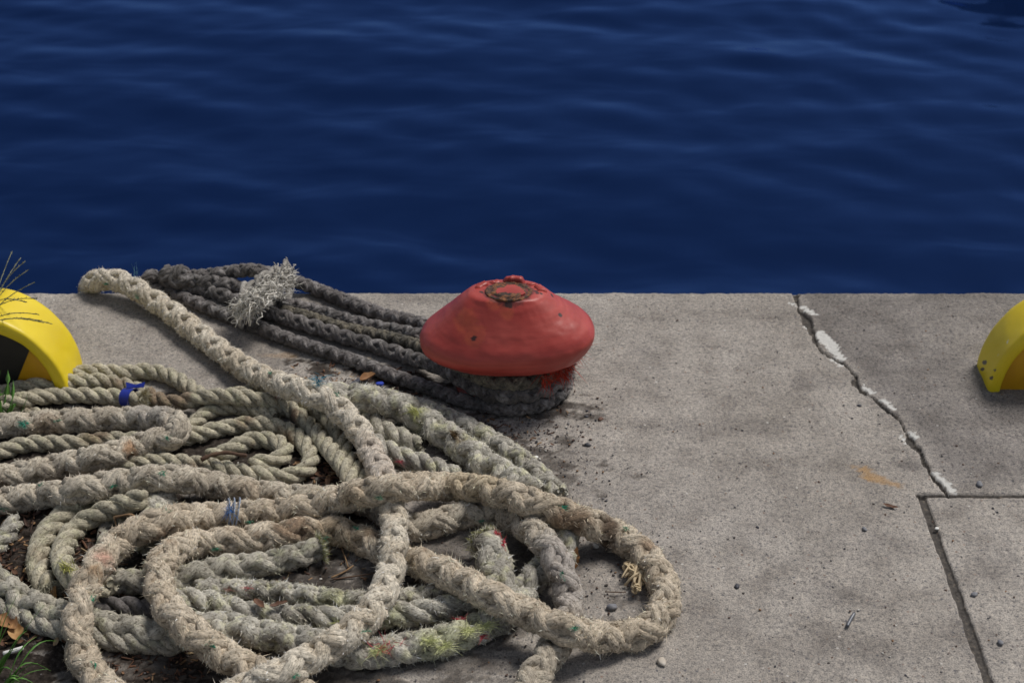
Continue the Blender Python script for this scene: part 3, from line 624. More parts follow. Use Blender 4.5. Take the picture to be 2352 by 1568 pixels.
# right of the crack is a darker pour
rightside = sstep(-.01, .05, G[:, 0]-np.interp(G[:, 1], [p[1] for p in crk[::-1]], [p[0] for p in crk[::-1]]))*sstep(jx0[1]-.02, jx0[1]+.1, G[:, 1])
stain = np.maximum(stain, rightside*.72)
for x, y, rx, ry, a in [(2100,1070,.035,.022,.7),(2180,1085,.05,.02,.75),(2200,1040,.03,.014,.6),(1900,1350,.14,.06,.3),(2290,1290,.06,.1,.35),(1760,1280,.2,.06,.2),(1350,730,.04,.09,.35),(500,760,.08,.05,.2),(2100,780,.2,.08,.6),(1480,820,.06,.16,.25),(1650,980,.25,.05,.3),(1850,880,.10,.04,.3),(1600,1420,.2,.05,.28),(2000,1250,.12,.08,.35),(1420,1180,.05,.12,.3),(1950,1500,.2,.05,.3),(2230,1480,.06,.07,.35)]:
    blob(stain, x, y, rx, ry, a, 1.0, .6)
blob(rust, 2005, 1090, .055, .020, .72, 1.1, 1.1, -.5); blob(rust, 2040, 1108, .040, .014, .62, 1.1, 1.1, -.4); blob(rust, 650, 815, .07, .02, .35, .9)
hf += soil*(.004+.0025*nfine+.003*nmed)*(soil > .3)
e = EDGE-G[:, 1]; hf -= .0022*sstep(.010, 0, e)*(1.1+.25*nmed)           # worn arris
V = np.c_[G, hf]
edge_y = -.0007*np.abs(fnoise(np.c_[xs, xs*0, xs*0], 45, 9))-.006*sstep(2.1, 2.9, fnoise(np.c_[xs, xs*0, xs*0], 12, 19)); V[(ny-1)*nx:, 1] += edge_y
# notch where the crack meets the edge
i = np.arange(ny-1)[:, None]*nx+np.arange(nx-1)[None]
F = np.stack([i, i+1, i+1+nx, i+nx], -1).reshape(-1, 4)
# front wall down below the water
top = V[(ny-1)*nx:]; rows = []
zz = [-.012, -.05, -.2, -.5, -1.0, -2.2]
for z in zz: rows.append(np.c_[top[:, 0], np.full(nx, EDGE+.003)+.002*fnoise(np.c_[xs, xs*0+z, xs*0], 9, 77), np.full(nx, z)])
b0 = len(V); V2 = np.vstack([V]+rows); ch = [np.arange((ny-1)*nx, ny*nx)]+[b0+k*nx+np.arange(nx) for k in range(len(zz))]
WF = [np.stack([ch[k][:-1], ch[k][1:], ch[k+1][1:], ch[k+1][:-1]], 1) for k in range(len(zz))]
ext = len(V2)-len(V); rgba = np.c_[dark, soil, white, stain]; rgba = np.vstack([rgba, np.tile([0, 0, 0, .4], (ext, 1))])
m, N, L, b = mat('concrete')
at = node(N, 'ShaderNodeAttribute', attribute_name='Col'); sx = node(N, 'ShaderNodeSeparateColor'); L.new(at.outputs[0], sx.inputs[0])
tc = node(N, 'ShaderNodeTexCoord'); O = tc.outputs['Object']
def nz(scale, det=4, rough=.6): 
    n = node(N, 'ShaderNodeTexNoise', Scale=float(scale), Detail=float(det), Roughness=rough); L.new(O, n.inputs['Vector']); return n.outputs[0]
n_big, n_mid, n_f, n_ff = nz(2.2, 5), nz(11, 6), nz(110, 4, .75), nz(330, 3, .7)
c = ramp(N, L, n_big, [(.32, (.250,.229,.208)), (.68, (.345,.321,.296))])
c = mix(N, L, 'MULTIPLY', 1.0, c, ramp(N, L, n_mid, [(.3, (.70,.69,.69)), (.5, g3(1.0)), (.72, g3(1.2))]))
c = mix(N, L, 'MULTIPLY', 1.0, c, ramp(N, L, n_f, [(.33, (.50,.50,.51)), (.46, g3(.96)), (.68, (1.34,1.30,1.24))]))
c = mix(N, L, 'MULTIPLY', 1.0, c, ramp(N, L, n_ff, [(.34, (.48,.49,.52)), (.47, g3(.97)), (.66, (1.38,1.36,1.32))]))
vo = node(N, 'ShaderNodeTexVoronoi', Scale=95.0); L.new(O, vo.inputs['Vector'])          # exposed aggregate
vcol = mix(N, L, 'MIX', .0, vo.outputs['Color'], (0, 0, 0))
sv = node(N, 'ShaderNodeSeparateColor'); L.new(vo.outputs['Color'], sv.inputs[0])
agg = node(N, 'ShaderNodeMath', operation='LESS_THAN'); L.new(vo.outputs['Distance'], agg.inputs[0]); agg.inputs[1].default_value = .26
pk = node(N, 'ShaderNodeMath', operation='GREATER_THAN'); L.new(sv.outputs[0], pk.inputs[0]); pk.inputs[1].default_value = .80
ag = node(N, 'ShaderNodeMath', operation='MULTIPLY'); L.new(agg.outputs[0], ag.inputs[0]); L.new(pk.outputs[0], ag.inputs[1])
ag2 = node(N, 'ShaderNodeMath', operation='MULTIPLY'); L.new(ag.outputs[0], ag2.inputs[0]); ag2.inputs[1].default_value = .72
aggc = ramp(N, L, sv.outputs[1], [(.0, (.08,.085,.10)), (.5, (.12,.11,.12)), (.8, (.22,.14,.10)), (1, (.62,.60,.56))])
c = mix(N, L, 'MIX', ag2.outputs[0], c, aggc)
n_pat = nz(28, 5, .7)
def modmask(src, lo, hi, nzsrc, amt):
    a = node(N, 'ShaderNodeMath', operation='MULTIPLY_ADD'); L.new(nzsrc, a.inputs[0]); a.inputs[1].default_value = amt; L.new(src, a.inputs[2])
    r = node(N, 'ShaderNodeMapRange'); L.new(a.outputs[0], r.inputs[0]); r.inputs[1].default_value = lo+amt*.5; r.inputs[2].default_value = hi+amt*.5; return r.outputs[0]
st = modmask(at.outputs['Alpha'], 0, 1, n_pat, .6); c = mix(N, L, 'MULTIPLY', st, c, (.50, .50, .53))
so_ = modmask(sx.outputs[1], .12, .85, n_f, .5)
soc = ramp(N, L, n_f, [(.3, (.014,.010,.008)), (.5, (.034,.026,.021)), (.62, (.058,.046,.038)), (.78, (.22,.19,.17))])  # soil colours, darkened to put shade into the rope gaps
c = mix(N, L, 'MIX', so_, c, soc)
wh = modmask(sx.outputs[2], .15, .85, n_f, .7); c = mix(N, L, 'MIX', wh, c, mix(N, L, 'MULTIPLY', 1.0, (.60,.59,.56), ramp(N, L, n_ff, [(.35, g3(.8)), (.6, g3(1))])))
dk = modmask(sx.outputs[0], .25, .7, n_ff, .3); c = mix(N, L, 'MIX', dk, c, ramp(N, L, n_f, [(.3, (.035,.03,.027)), (.55, (.085,.077,.07)), (.7, (.17,.14,.11))]))
ra = node(N, 'ShaderNodeAttribute', attribute_name='rust'); rm = modmask(ra.outputs['Fac'], .1, 1, n_pat, .5); c = mix(N, L, 'MIX', rm, c, mix(N, L, 'MULTIPLY', 1.0, (.42,.25,.10), ramp(N, L, n_ff, [(.35, g3(.6)), (.65, g3(1.15))])))
L.new(c, b.inputs['Base Color']); b.inputs['Roughness'].default_value = .92; b.inputs['Specular IOR Level'].default_value = .25
su = node(N, 'ShaderNodeMath', operation='ADD'); L.new(n_f, su.inputs[0]); L.new(n_ff, su.inputs[1])
bp = node(N, 'ShaderNodeBump', Strength=.55, Distance=.0022); L.new(su.outputs[0], bp.inputs['Height']); L.new(bp.outputs[0], b.inputs['Normal'])
M_conc = m
q = mesh_obj('quay', V2, [np.vstack([F]+[w_[:, ::-1] for w_ in WF])], m, col=rgba)
ra_ = q.data.attributes.new('rust', 'FLOAT', 'POINT'); ra_.data.foreach_set('value', np.r_[rust, np.zeros(ext)].astype(np.float32))
q['kind'] = 'structure'

# ================================================================== water
WZ = -.95
wx = np.unique(np.r_[np.linspace(-300, -6, 40), np.arange(-6, 6, .045), np.linspace(6, 300, 40)])
wy = np.unique(np.r_[np.arange(EDGE-.02, 12, .04), np.linspace(12, 40, 60), np.linspace(40, 600, 40)])
X, Y = np.meshgrid(wx, wy); P2 = np.c_[X.ravel(), Y.ravel()]
hz = np.zeros(len(P2)); rs = np.random.default_rng(3)
for k in range(38):
    lam = .20*1.07**k; th = math.radians(rs.normal(78, 26)); kx, ky = math.cos(th)/lam, math.sin(th)/lam
    hz += .0020*lam**.6*np.sin(6.283*(P2[:, 0]*kx+P2[:, 1]*ky)+rs.random()*6.283)*(lam < 4.5)
for cpx, lam, amp, w0_, r0_ in ((( 2560,-140), .23, .0017, 1.0, 2.1), ((2700, -60), .31, .0014, .8, 3.2)):
    cc_ = unp(*cpx, WZ); rr_ = np.hypot(P2[:, 0]-cc_[0], P2[:, 1]-cc_[1]); hz += amp*np.sin(6.283*rr_/lam+.8*snoise(P2, .5, 5))*np.exp(-((rr_-r0_)/w0_)**2)
wa, wb = unp(1650, 230, WZ), unp(2352, 600, WZ); wn = np.array([-(wb-wa)[1], (wb-wa)[0]]); wn /= np.linalg.norm(wn)
for lam, amp, sd_ in ((.24, .0017, 4), (.37, .0022, 9)):
    msk = sstep(.2, 2.2, P2[:, 0])*sstep(9.5, 7.5, P2[:, 1])*(.55+.45*snoise(P2, .45, sd_)).clip(0, 1.5); hz += amp*msk*np.sin(6.283*(P2@wn)/lam+1.1*snoise(P2, .35, sd_+1))
fade = 1-.8*sstep(12, 40, P2[:, 1])
nx2, ny2 = len(wx), len(wy); i = np.arange(ny2-1)[:, None]*nx2+np.arange(nx2-1)[None]
F = np.stack([i, i+1, i+1+nx2, i+nx2], -1).reshape(-1, 4)
m, N, L, b = mat('harbour_water')
b.inputs['Base Color'].default_value = (.0030, .0105, .045, 1); b.inputs['Roughness'].default_value = .6; b.inputs['Specular IOR Level'].default_value = 0
tc = node(N, 'ShaderNodeTexCoord'); mp = node(N, 'ShaderNodeMapping'); mp.inputs['Scale'].default_value = (1, 1.8, 1); L.new(tc.outputs['Object'], mp.inputs[0])
n = node(N, 'ShaderNodeTexNoise', Scale=2.2, Detail=2.0, Roughness=.4, Distortion=.3); L.new(mp.outputs[0], n.inputs['Vector'])
bp = node(N, 'ShaderNodeBump', Strength=.25, Distance=.05); L.new(n.outputs[0], bp.inputs['Height'])
gl = node(N, 'ShaderNodeBsdfGlossy'); gl.inputs['Color'].default_value = (.20, .40, 1, 1); gl.inputs['Roughness'].default_value = .14; L.new(bp.outputs[0], gl.inputs['Normal'])
fr = node(N, 'ShaderNodeFresnel', IOR=1.33); L.new(bp.outputs[0], fr.inputs['Normal'])
ms = node(N, 'ShaderNodeMixShader'); L.new(fr.outputs[0], ms.inputs[0]); L.new(b.outputs[0], ms.inputs[1]); L.new(gl.outputs[0], ms.inputs[2])
L.new(ms.outputs[0], N['Material Output'].inputs['Surface'])
wo = mesh_obj('water', np.c_[P2, WZ+hz*fade], F, m); wo['kind'] = 'structure'
# seabed edge: nothing needed, the water is opaque

# ================================================================== bollard
def loft(slices, seg=72, p=2.0):
    V = []; th = np.arange(seg)/seg*2*np.pi
    for (z, cx, cy, a, b_, tilt) in slices:
        x = np.sign(np.cos(th))*np.abs(np.cos(th))**(2/p)*a; y = np.sign(np.sin(th))*np.abs(np.sin(th))**(2/p)*b_
        V.append(np.stack([cx+x, cy+y, z+tilt*y], 1))
    n = len(V); i = np.arange(n-1)[:, None]*seg; j = np.arange(seg)[None]; j2 = (j+1) % seg
    F = np.stack([i+j, i+j2, i+seg+j2, i+seg+j], -1).reshape(-1, 4); V = np.vstack(V)
    c0, c1 = V[:seg].mean(0), V[-seg:].mean(0); V = np.vstack([V, c0, c1]); jj = np.arange(seg); kk = (jj+1) % seg
    T3 = np.vstack([np.stack([np.full(seg, len(V)-2), kk, jj], 1), np.stack([np.full(seg, len(V)-1), (n-1)*seg+jj, (n-1)*seg+kk], 1)])
    return V, [T3, F]
def interp_slices(S, k):
    S = np.array(S, float); t = np.arange(len(S)); tt = np.linspace(0, len(S)-1, k)
    out = crom(np.c_[t*1.0, t*0, S], 1/((k-1)/(len(S)-1)))[:, 2:]
    return out
bol = empty('bollard', (BC[0], BC[1], 0), 'red painted iron mooring bollard with a rusty plug on its head', 'bollard')
m, N, L, b = mat('red_paint')
tc = node(N, 'ShaderNodeTexCoord'); O = tc.outputs['Object']
n1 = node(N, 'ShaderNodeTexNoise', Scale=9.0, Detail=6.0, Roughness=.6); L.new(O, n1.inputs['Vector'])
mp = node(N, 'ShaderNodeMapping'); mp.inputs['Scale'].default_value = (6, 6, 60); L.new(O, mp.inputs[0])
n3 = node(N, 'ShaderNodeTexNoise', Scale=1.5, Detail=5.0); L.new(mp.outputs[0], n3.inputs['Vector'])
n2 = node(N, 'ShaderNodeTexNoise', Scale=60.0, Detail=5.0, Roughness=.65); L.new(O, n2.inputs['Vector'])
c = ramp(N, L, n1.outputs[0], [(.3, (.33,.040,.032)), (.5, (.38,.052,.041)), (.72, (.43,.072,.056))])
c = mix(N, L, 'MULTIPLY', 1.0, c, ramp(N, L, n3.outputs[0], [(.3, (.82,.78,.78)), (.6, g3(1.05))]))
at = node(N, 'ShaderNodeAttribute', attribute_name='Col'); sx = node(N, 'ShaderNodeSeparateColor'); L.new(at.outputs[0], sx.inputs[0])
def thr(src, lo, hi, nzs, amt):
    a = node(N, 'ShaderNodeMath', operation='MULTIPLY_ADD'); L.new(nzs, a.inputs[0]); a.inputs[1].default_value = amt; L.new(src, a.inputs[2])
    r = node(N, 'ShaderNodeMapRange'); L.new(a.outputs[0], r.inputs[0]); r.inputs[1].default_value = lo+amt*.5; r.inputs[2].default_value = hi+amt*.5; return r.outputs[0]
c = mix(N, L, 'MIX', thr(sx.outputs[1], .2, 1.1, n2.outputs[0], .8), c, (.55,.12,.05))
c = mix(N, L, 'MIX', thr(sx.outputs[0], .25, .75, n2.outputs[0], .7), c, (.055,.022,.02))
# fine chips
n4 = node(N, 'ShaderNodeTexNoise', Scale=38.0, Detail=3.0); L.new(O, n4.inputs['Vector'])
c = mix(N, L, 'MIX', ramp(N, L, n4.outputs[0], [(.73, g3(0)), (.76, g3(.8))]), c, (.10,.03,.02))
L.new(c, b.inputs['Base Color']); 
L.new(ramp(N, L, n1.outputs[0], [(.3, g3(.36)), (.7, g3(.52))]), b.inputs['Roughness']); b.inputs['Specular IOR Level'].default_value = .45
bp = node(N, 'ShaderNodeBump', Strength=.22, Distance=.002); L.new(n1.outputs[0], bp.inputs['Height'])
bp2 = node(N, 'ShaderNodeBump', Strength=.30, Distance=.0015); L.new(n2.outputs[0], bp2.inputs['Height']); L.new(bp.outputs[0], bp2.inputs['Normal']); L.new(bp2.outputs[0], b.inputs['Normal'])
M_red = m
y0 = BC[1]
XH = -.0115
SL = [(zz, XH, y0+cc, aa, bb, tt) for zz, cc, aa, bb, tt in [(.100,-.040,.07,.045,0),(.104,-.0402,.1149,.0693,0),(.112,-.0421,.1533,.0950,0),(.126,-.0435,.1785,.1120,0),(.146,-.0445,.1960,.1245,0),(.168,-.0451,.2022,.1300,0),(.188,-.0453,.1935,.1240,0),(.205,-.045,.1745,.1130,0),(.221,-.0443,.1545,.1020,0),(.239,-.0432,.1325,.0885,-.02),(.257,-.0417,.1120,.0765,-.05),(.272,-.0397,.0950,.0665,-.08),(.279,-.0385,.0840,.0610,-.10),(.2815,-.038,.066,.050,-.10),(.2820,-.038,.03,.026,-.10)]]
def headify(SL): 
    V, F = loft(interp_slices(SL, 120), 220, 2.3)
    return V, F
V, F = headify(SL)
# asymmetric: left end a little fuller and the right shoulder higher, as cast
V[:, 2] += .010*np.clip((V[:, 0])/.2, -1, 1)*sstep(.27, .2, V[:, 2])*sstep(.12, .16, V[:, 2])
V += .0005*np.stack([fnoise(V, 14, 5), fnoise(V, 14, 6), fnoise(V, 14, 7)], 1)
PL = np.array([unp(1168, 672, .281)[0], unp(1168, 672, .281)[1], .281])
UVp = np.array([proj(v) for v in V]); front = V[:, 1] < BC[1]+.02
def hm(px, py, z, rad):
    k = np.flatnonzero((np.hypot(UVp[:, 0]-px, UVp[:, 1]-py) < 9) & front)
    c_ = V[k[np.argmin(V[k, 1]-V[k, 2])]] if len(k) else unp(px, py, z)
    d = np.linalg.norm(V-c_, axis=1); return sstep(rad, rad*.3, d+.0015*fnoise(V, 60, 8))
r_ = np.zeros(len(V)); o_ = np.zeros(len(V))
for a in ((1168,707,.262,.013),(1218,664,.275,.007),(1233,664,.275,.007),(1247,667,.272,.006),(1105,662,.27,.009),(1232,660,.27,.006),(1293,716,.235,.007),(1080,776,.19,.010),(1065,763,.2,.006),(1272,670,.27,.006)): r_ = np.maximum(r_, hm(*a))
dpl = np.hypot(V[:, 0]-PL[0], (V[:, 1]-PL[1]))
r_ = np.maximum(r_, .62*sstep(.066, .052, dpl+.003*fnoise(V, 30, 4))*(V[:, 2] > .24))
for a in ((1080,775,.19,.045),(1168,725,.25,.03),(1060,740,.22,.05),(1130,700,.26,.03)): o_ = np.maximum(o_, .55*hm(*a))
hd = mesh_obj('bollard_head', V, F, M_red, parent=bol, col=np.c_[r_, o_, r_*0])
V, F = loft([(.0,0,y0,.135,.135,0),(.012,0,y0,.135,.135,0),(.016,0,y0,.118,.118,0),(.06,0,y0,.112,.112,0),(.10,0,y0,.105,.10,0),(.128,0,y0-.005,.10,.095,0)], 64)
mesh_obj('bollard_neck', V, F, M_red, parent=bol, col=np.zeros((len(V), 3)))
# rusty plug with a flake of paint left on it
m, N, L, b = mat('rust'); tc = node(N, 'ShaderNodeTexCoord')
n1 = node(N, 'ShaderNodeTexNoise', Scale=70.0, Detail=7.0, Roughness=.7); L.new(tc.outputs['Object'], n1.inputs['Vector'])
L.new(ramp(N, L, n1.outputs[0], [(.3, (.018,.012,.012)), (.48, (.06,.035,.025)), (.56, (.20,.075,.028)), (.68, (.34,.15,.06))]), b.inputs['Base Color'])
b.inputs['Roughness'].default_value = .85; bp = node(N, 'ShaderNodeBump', Strength=1.0, Distance=.004); L.new(n1.outputs[0], bp.inputs['Height']); L.new(bp.outputs[0], b.inputs['Normal']); M_rust = m
pr = .051; zt = PL[2]+.001; tl = -.16
def disc(cx, cy, prof, tilt, seg=64, wob=0.0, seed=0):
    S_ = [(z, cx, cy, r0, r0*.93, tilt) for r0, z in prof]; V, F = loft(S_, seg); 
    V += wob*np.stack([fnoise(V, 45, seed), fnoise(V, 45, seed+1), fnoise(V, 45, seed+2)], 1); return V, F
V, F = disc(PL[0], PL[1], [(pr,zt-.025),(pr+.001,zt-.002),(pr+.002,zt+.003),(pr-.003,zt+.0045),(pr-.008,zt+.001),(pr-.011,zt+.0005),(pr-.013,zt+.0045),(pr-.018,zt+.006),(.012,zt+.006)], -.10, wob=.0008)
plug = mesh_obj('plug', V, F, M_rust, parent=bol)
fl = [(-30,-2),(-26,-12),(-12,-14),(-6,-22),(10,-23),(22,-15),(30,-4),(33,3),(26,9),(10,8),(-4,11),(-20,8),(-27,6)]
top_ = []
for x, y in fl: p_ = unp(1176+x*1.08-5, 668+y*.72+2, zt+.0075); top_.append(p_)
top_ = np.array(top_); bot = top_-np.array([0, 0, .003]); k = len(fl); V = np.vstack([top_, bot, top_.mean(0)+[0, 0, .0006]])
F3 = np.array([[i, (i+1) % k, 2*k] for i in range(k)])[:, ::-1]; F4 = np.array([[i, (i+1) % k, k+(i+1) % k, k+i] for i in range(k)])
mesh_obj('paint_flake', V, [F3, F4], M_red, parent=bol, smooth=False, col=np.zeros((len(V), 3)))
# cast ribs along the sea side of the top
def rib(a0, a1, r0, r1, z0, h, seed, seg=14):
    a = np.radians(np.linspace(a0, a1, seg)); cx, cy = PL[0], PL[1]-.004; V = []
    for t in a:
        c_, s_ = math.cos(t), math.sin(t)
        for rr, z in ((r0, z0-.02), (r0+.001, z0+h*.75), (r0+.004, z0+h), (r1-.005, z0+h*.96), (r1, z0+h*.55), (r1+.004, z0-.03)):
            V.append((cx+rr*c_*1.08, cy+rr*s_*.86, z))
    V = np.array(V)
    e = np.abs(np.linspace(-1, 1, seg)); V[:, 2] -= np.repeat(sstep(.72, 1.0, e)*h*.55, 6)
    V += .0011*np.stack([fnoise(V, 50, seed), fnoise(V, 50, seed+1), fnoise(V, 50, seed+2)], 1)
    i = np.arange(seg-1)[:, None]*6; j = np.arange(6)[None]; j2 = (j+1) % 6
    F = np.stack([i+j, i+6+j, i+6+j2, i+j2], -1).reshape(-1, 4)
    e0 = np.array([[0, 1, 2, 3], [0, 3, 4, 5]]); e1 = e0[:, ::-1]+(seg-1)*6
    return V, np.vstack([F, e0, e1])
for k, (a0, a1, h) in enumerate([(160, 128, .012), (124, 104, .009), (99, 62, .017), (56, 40, .010), (37, 8, .012)]):
    V, F = rib(a0, a1, .062, .082, .270, h*1.25, 60+k); mesh_obj('cast_rib', V, F, M_red, parent=bol, col=np.zeros((len(V), 3)))
# ================================================================== yellow kerb blocks
m, N, L, b = mat('yellow_paint'); tc = node(N, 'ShaderNodeTexCoord'); O = tc.outputs['Object']
n1 = node(N, 'ShaderNodeTexNoise', Scale=7.0, Detail=5.0); L.new(O, n1.inputs['Vector'])
n2 = node(N, 'ShaderNodeTexNoise', Scale=28.0, Detail=7.0, Roughness=.7, Distortion=1.5); L.new(O, n2.inputs['Vector'])
c = ramp(N, L, n1.outputs[0], [(.3, (.72,.53,.010)), (.7, (.80,.62,.018))])
at = node(N, 'ShaderNodeAttribute', attribute_name='Col'); sx = node(N, 'ShaderNodeSeparateColor'); L.new(at.outputs[0], sx.inputs[0])
c = mix(N, L, 'MIX', thr(sx.outputs[1], .55, .62, n2.outputs[0], .9), c, (.66,.66,.52))
c = mix(N, L, 'MIX', thr(sx.outputs[0], .42, .52, n2.outputs[0], .9), c, (.10,.085,.06))
nsp = node(N, 'ShaderNodeTexNoise', Scale=45.0, Detail=2.0); L.new(O, nsp.inputs['Vector'])
c = mix(N, L, 'MIX', ramp(N, L, nsp.outputs[0], [(.74, g3(0)), (.77, g3(.8))]), c, (.28,.17,.03))
L.new(c, b.inputs['Base Color']); b.inputs['Roughness'].default_value = .42
bp = node(N, 'ShaderNodeBump', Strength=.2, Distance=.002); L.new(n2.outputs[0], bp.inputs['Height']); L.new(bp.outputs[0], b.inputs['Normal']); M_yel = m
M_panel = simple('amber_panel', (.60,.315,.006), .38, noise=(18, (.50,.25,.006)), bump=.15, bscale=60)
M_black = simple('black_panel', (.006,.006,.006), .5, noise=(30, (.012,.011,.010)))
def arch_block(cx, yf, R, depth, label, stripe, marks, seed):
    root = empty('kerb_block', (cx, yf, 0), label, 'kerb block', 'yellow kerb blocks on the quay edge')
    seg = 150; a = np.linspace(0, np.pi, seg+1)
    # profile rings from back to the recess: (radius, y)
    prof = [(.02, depth), (R-.012, depth), (R-.003, depth-.004), (R, depth-.014)]+[(R, .012+(depth-.026)*(1-q/16)) for q in range(1, 16)]+[(R, .012), (R-.001, .004), (R-.005, .0), (R-.024, .0), (R-.028, .003), (R-.030, .012)]
    V = []
    for r0, y in prof:
        V.append(np.stack([cx-np.cos(a)*r0, np.full(seg+1, yf+y), np.sin(a)*r0*1.17], 1))
    n = len(prof); S = seg+1; V = np.vstack(V)
    i = np.arange(n-1)[:, None]*S; j = np.arange(seg)[None]
    F = np.stack([i+j, i+j+1, i+S+j+1, i+S+j], -1).reshape(-1, 4)
    V += .0006*np.stack([fnoise(V, 9, seed), fnoise(V, 9, seed+1), 0*V[:, 0]], 1)
    c1 = np.zeros(len(V)); c2 = np.zeros(len(V)); PV = []
    for (px, py, y, rad, ch, amt) in marks:
        if not len(PV): PV.append(np.array([proj(v) for v in V]))
        k = amt*sstep(rad*960, rad*200, np.hypot(PV[0][:, 0]-px, PV[0][:, 1]-py))
        if ch == 0: c1 = np.maximum(c1, k)
        else: c2 = np.maximum(c2, k)
    mesh_obj('block_body', V, F, M_yel, parent=root, col=np.c_[c1, c2, c1*0])
    r0 = R-.0295; a = np.linspace(0, np.pi, 33)
    V = np.stack([cx-np.cos(a)*r0, np.full(33, yf+.0105), np.sin(a)*r0*1.17], 1); V = np.vstack([V, V+[0, .006, 0]])
    # side panel split by the diagonal stripe
    def poly(pts, dy, name, mt):
        p_ = np.array(pts); k = len(p_); A_ = np.c_[p_[:, 0], np.full(k, yf+.0105+dy), p_[:, 1]]; B_ = A_+[0, .006-dy, 0]
        F4 = np.array([[i, k+i, k+(i+1) % k, (i+1) % k] for i in range(k)])
        me = bpy.data.meshes.new(name); vv = np.vstack([A_, B_])-np.array(root.location)
        me.from_pydata(vv.tolist(), [], [list(range(k))]+F4.tolist()); me.materials.append(mt); o = bpy.data.objects.new(name, me); COL.objects.link(o); o.parent = root; return o
    arc = [(cx-math.cos(t)*r0, math.sin(t)*r0*1.17) for t in a]
    poly(arc, 0, 'reflector_panel', M_panel)
    if stripe:
        (xa, xb, lean) = stripe
        pts = [(x, z) for x, z in arc]; 
        def inside(p_): return xa < p_[0]-lean*p_[1] < xb
        # clip the half disc between two slanted lines
        def clip(poly_, f):
            out = []
            for i in range(len(poly_)):
                p_, q_ = poly_[i], poly_[(i+1) % len(poly_)]; fp, fq = f(p_), f(q_)
                if fp >= 0: out.append(p_)
                if fp*fq < 0: t = fp/(fp-fq); out.append((p_[0]+(q_[0]-p_[0])*t, p_[1]+(q_[1]-p_[1])*t))
            return out
        arc2 = [(cx+(x-cx)*.995, z*.995+.0005) for x, z in arc]
        pl = clip(clip(arc2, lambda p_: xb-(p_[0]-lean*p_[1])), lambda p_: (p_[0]-lean*p_[1])-xa)
        poly(pl, -.0015, 'black_stripe', M_black)
    return root
def wx_at(px, py, y):      # world x,z where the ray through a photo position meets the plane Y=y
    d = ray(px, py); t = y/d[1]; return d[0]*t, H+d[2]*t
YF = 3.061
arch_block(1.130+.190, YF, .190, .125, 'scratched yellow half-round kerb block at the right edge, beyond the crack', None,
    [(2262,832,.06,.013,0,.60),(2257,848,.06,.011,0,.58),(2285,850,0,.010,0,.54),(2278,868,0,.012,0,.56),(2310,780,.0,.030,1,.5),(2330,760,.01,.022,1,.5),(2290,815,0,.022,1,.5)], 3)
x1, z1 = wx_at(73, 792, YF-.02+.01); x2, z2 = wx_at(42, 868, YF-.02+.01); lean = (x1-x2)/(z1-z2)
cxl = (0-1176)/955-.002
arch_block(cxl, YF-.03, .192, .15, 'yellow half-round kerb block with a black diagonal stripe at the left edge behind the grass', (x2-lean*z2-.115, x2-lean*z2, lean),
    [(85,790,.0,.03,1,.45),(120,870,0,.02,1,.45),(50,760,0,.02,1,.4)], 13)
# ================================================================== plants
M_grass = simple('grass_blade', (.06,.17,.02), .5, noise=(30, (.10,.24,.04)))
M_straw = simple('seed_head', (.10,.11,.06), .8, noise=(120, (.25,.25,.15)))
def blade(p0, p1, bow, w0, seg=10, fold=.25):
    p0, p1 = np.array(p0, float), np.array(p1, float); t = np.linspace(0, 1, seg)[:, None]
    C = p0+(p1-p0)*t+np.array(bow)*np.sin(t*np.pi); T = np.gradient(C, axis=0); T /= np.linalg.norm(T, axis=1)[:, None]
    sd = np.cross(T, [0, .5, .85]); sd /= np.linalg.norm(sd, axis=1)[:, None]; up = np.cross(sd, T)
    w_ = 1.5*w0*(np.sin(np.clip(t*.9+.12, 0, 1)*np.pi)**.6)*(1-t**4); 
    V = np.stack([C-sd*w_, C-up*w_*fold, C+sd*w_, C+up*.0006], 1).reshape(-1, 3)
    i = np.arange(seg-1)[:, None]*4; F = np.vstack([np.stack([i+a, i+b_, i+4+b_, i+4+a], -1).reshape(-1, 4) for a, b_ in ((0, 1), (1, 2), (2, 3), (3, 0))])
    return V, F
def pz(x, y, z): return unp(x, y, z)
def plant(name, label, blades, heads=(), cat='grass', base=None, side=None):
    base = base if base is not None else blades[0][0]
    root = empty(name, (base[0], base[1], 0), label, cat)
    for p0, p1, bow, w0 in blades:
        V, F = blade(p0, p1, bow, w0); mesh_obj('blade', V, F, M_grass, parent=root)
    for p0, p1, l0 in heads:
        rs = np.random.default_rng(int(abs(p1[0])*999)); acc = Acc(); p0, p1 = np.array(p0), np.array(p1)
        t = np.linspace(0, 1, 16)[:, None]; C = p0+(p1-p0)*t+np.array([0, 0, .012])*np.sin(t*np.pi); V, F = tube(C, .0009, 5); acc.add(V, F)
        n = 70; u = l0+rs.random(n)*(1-l0); bs = p0+(p1-p0)*u[:, None]+np.array([0, 0, .012])*np.sin(u*np.pi)[:, None]; d = (p1-p0)/np.linalg.norm(p1-p0)
        dd = d+rs.normal(size=(n, 3))*.35; dd /= np.linalg.norm(dd, axis=1)[:, None]
        V, F, _ = hairs(bs, dd, .006*(.7+.5*rs.random(n)), .0016, np.zeros((n, 3)), rs, .2); acc.add(V, F); acc.obj('seed_head', M_straw, parent=root)
    return root
b0 = pz(-60, 900, .0)
hs_ = [((-30,760,.20),(28,577,.27)),((-30,740,.2),(48,592,.28)),((-20,700,.2),(58,600,.27)),((-30,720,.2),(65,620,.27)),((-40,740,.2),(80,648,.27)),((-20,712,.2),(85,686,.26)),((-30,738,.2),(88,722,.26)),((-10,738,.2),(120,744,.26)),((-30,742,.2),(100,741,.26)),((-30,700,.2),(60,694,.27))]
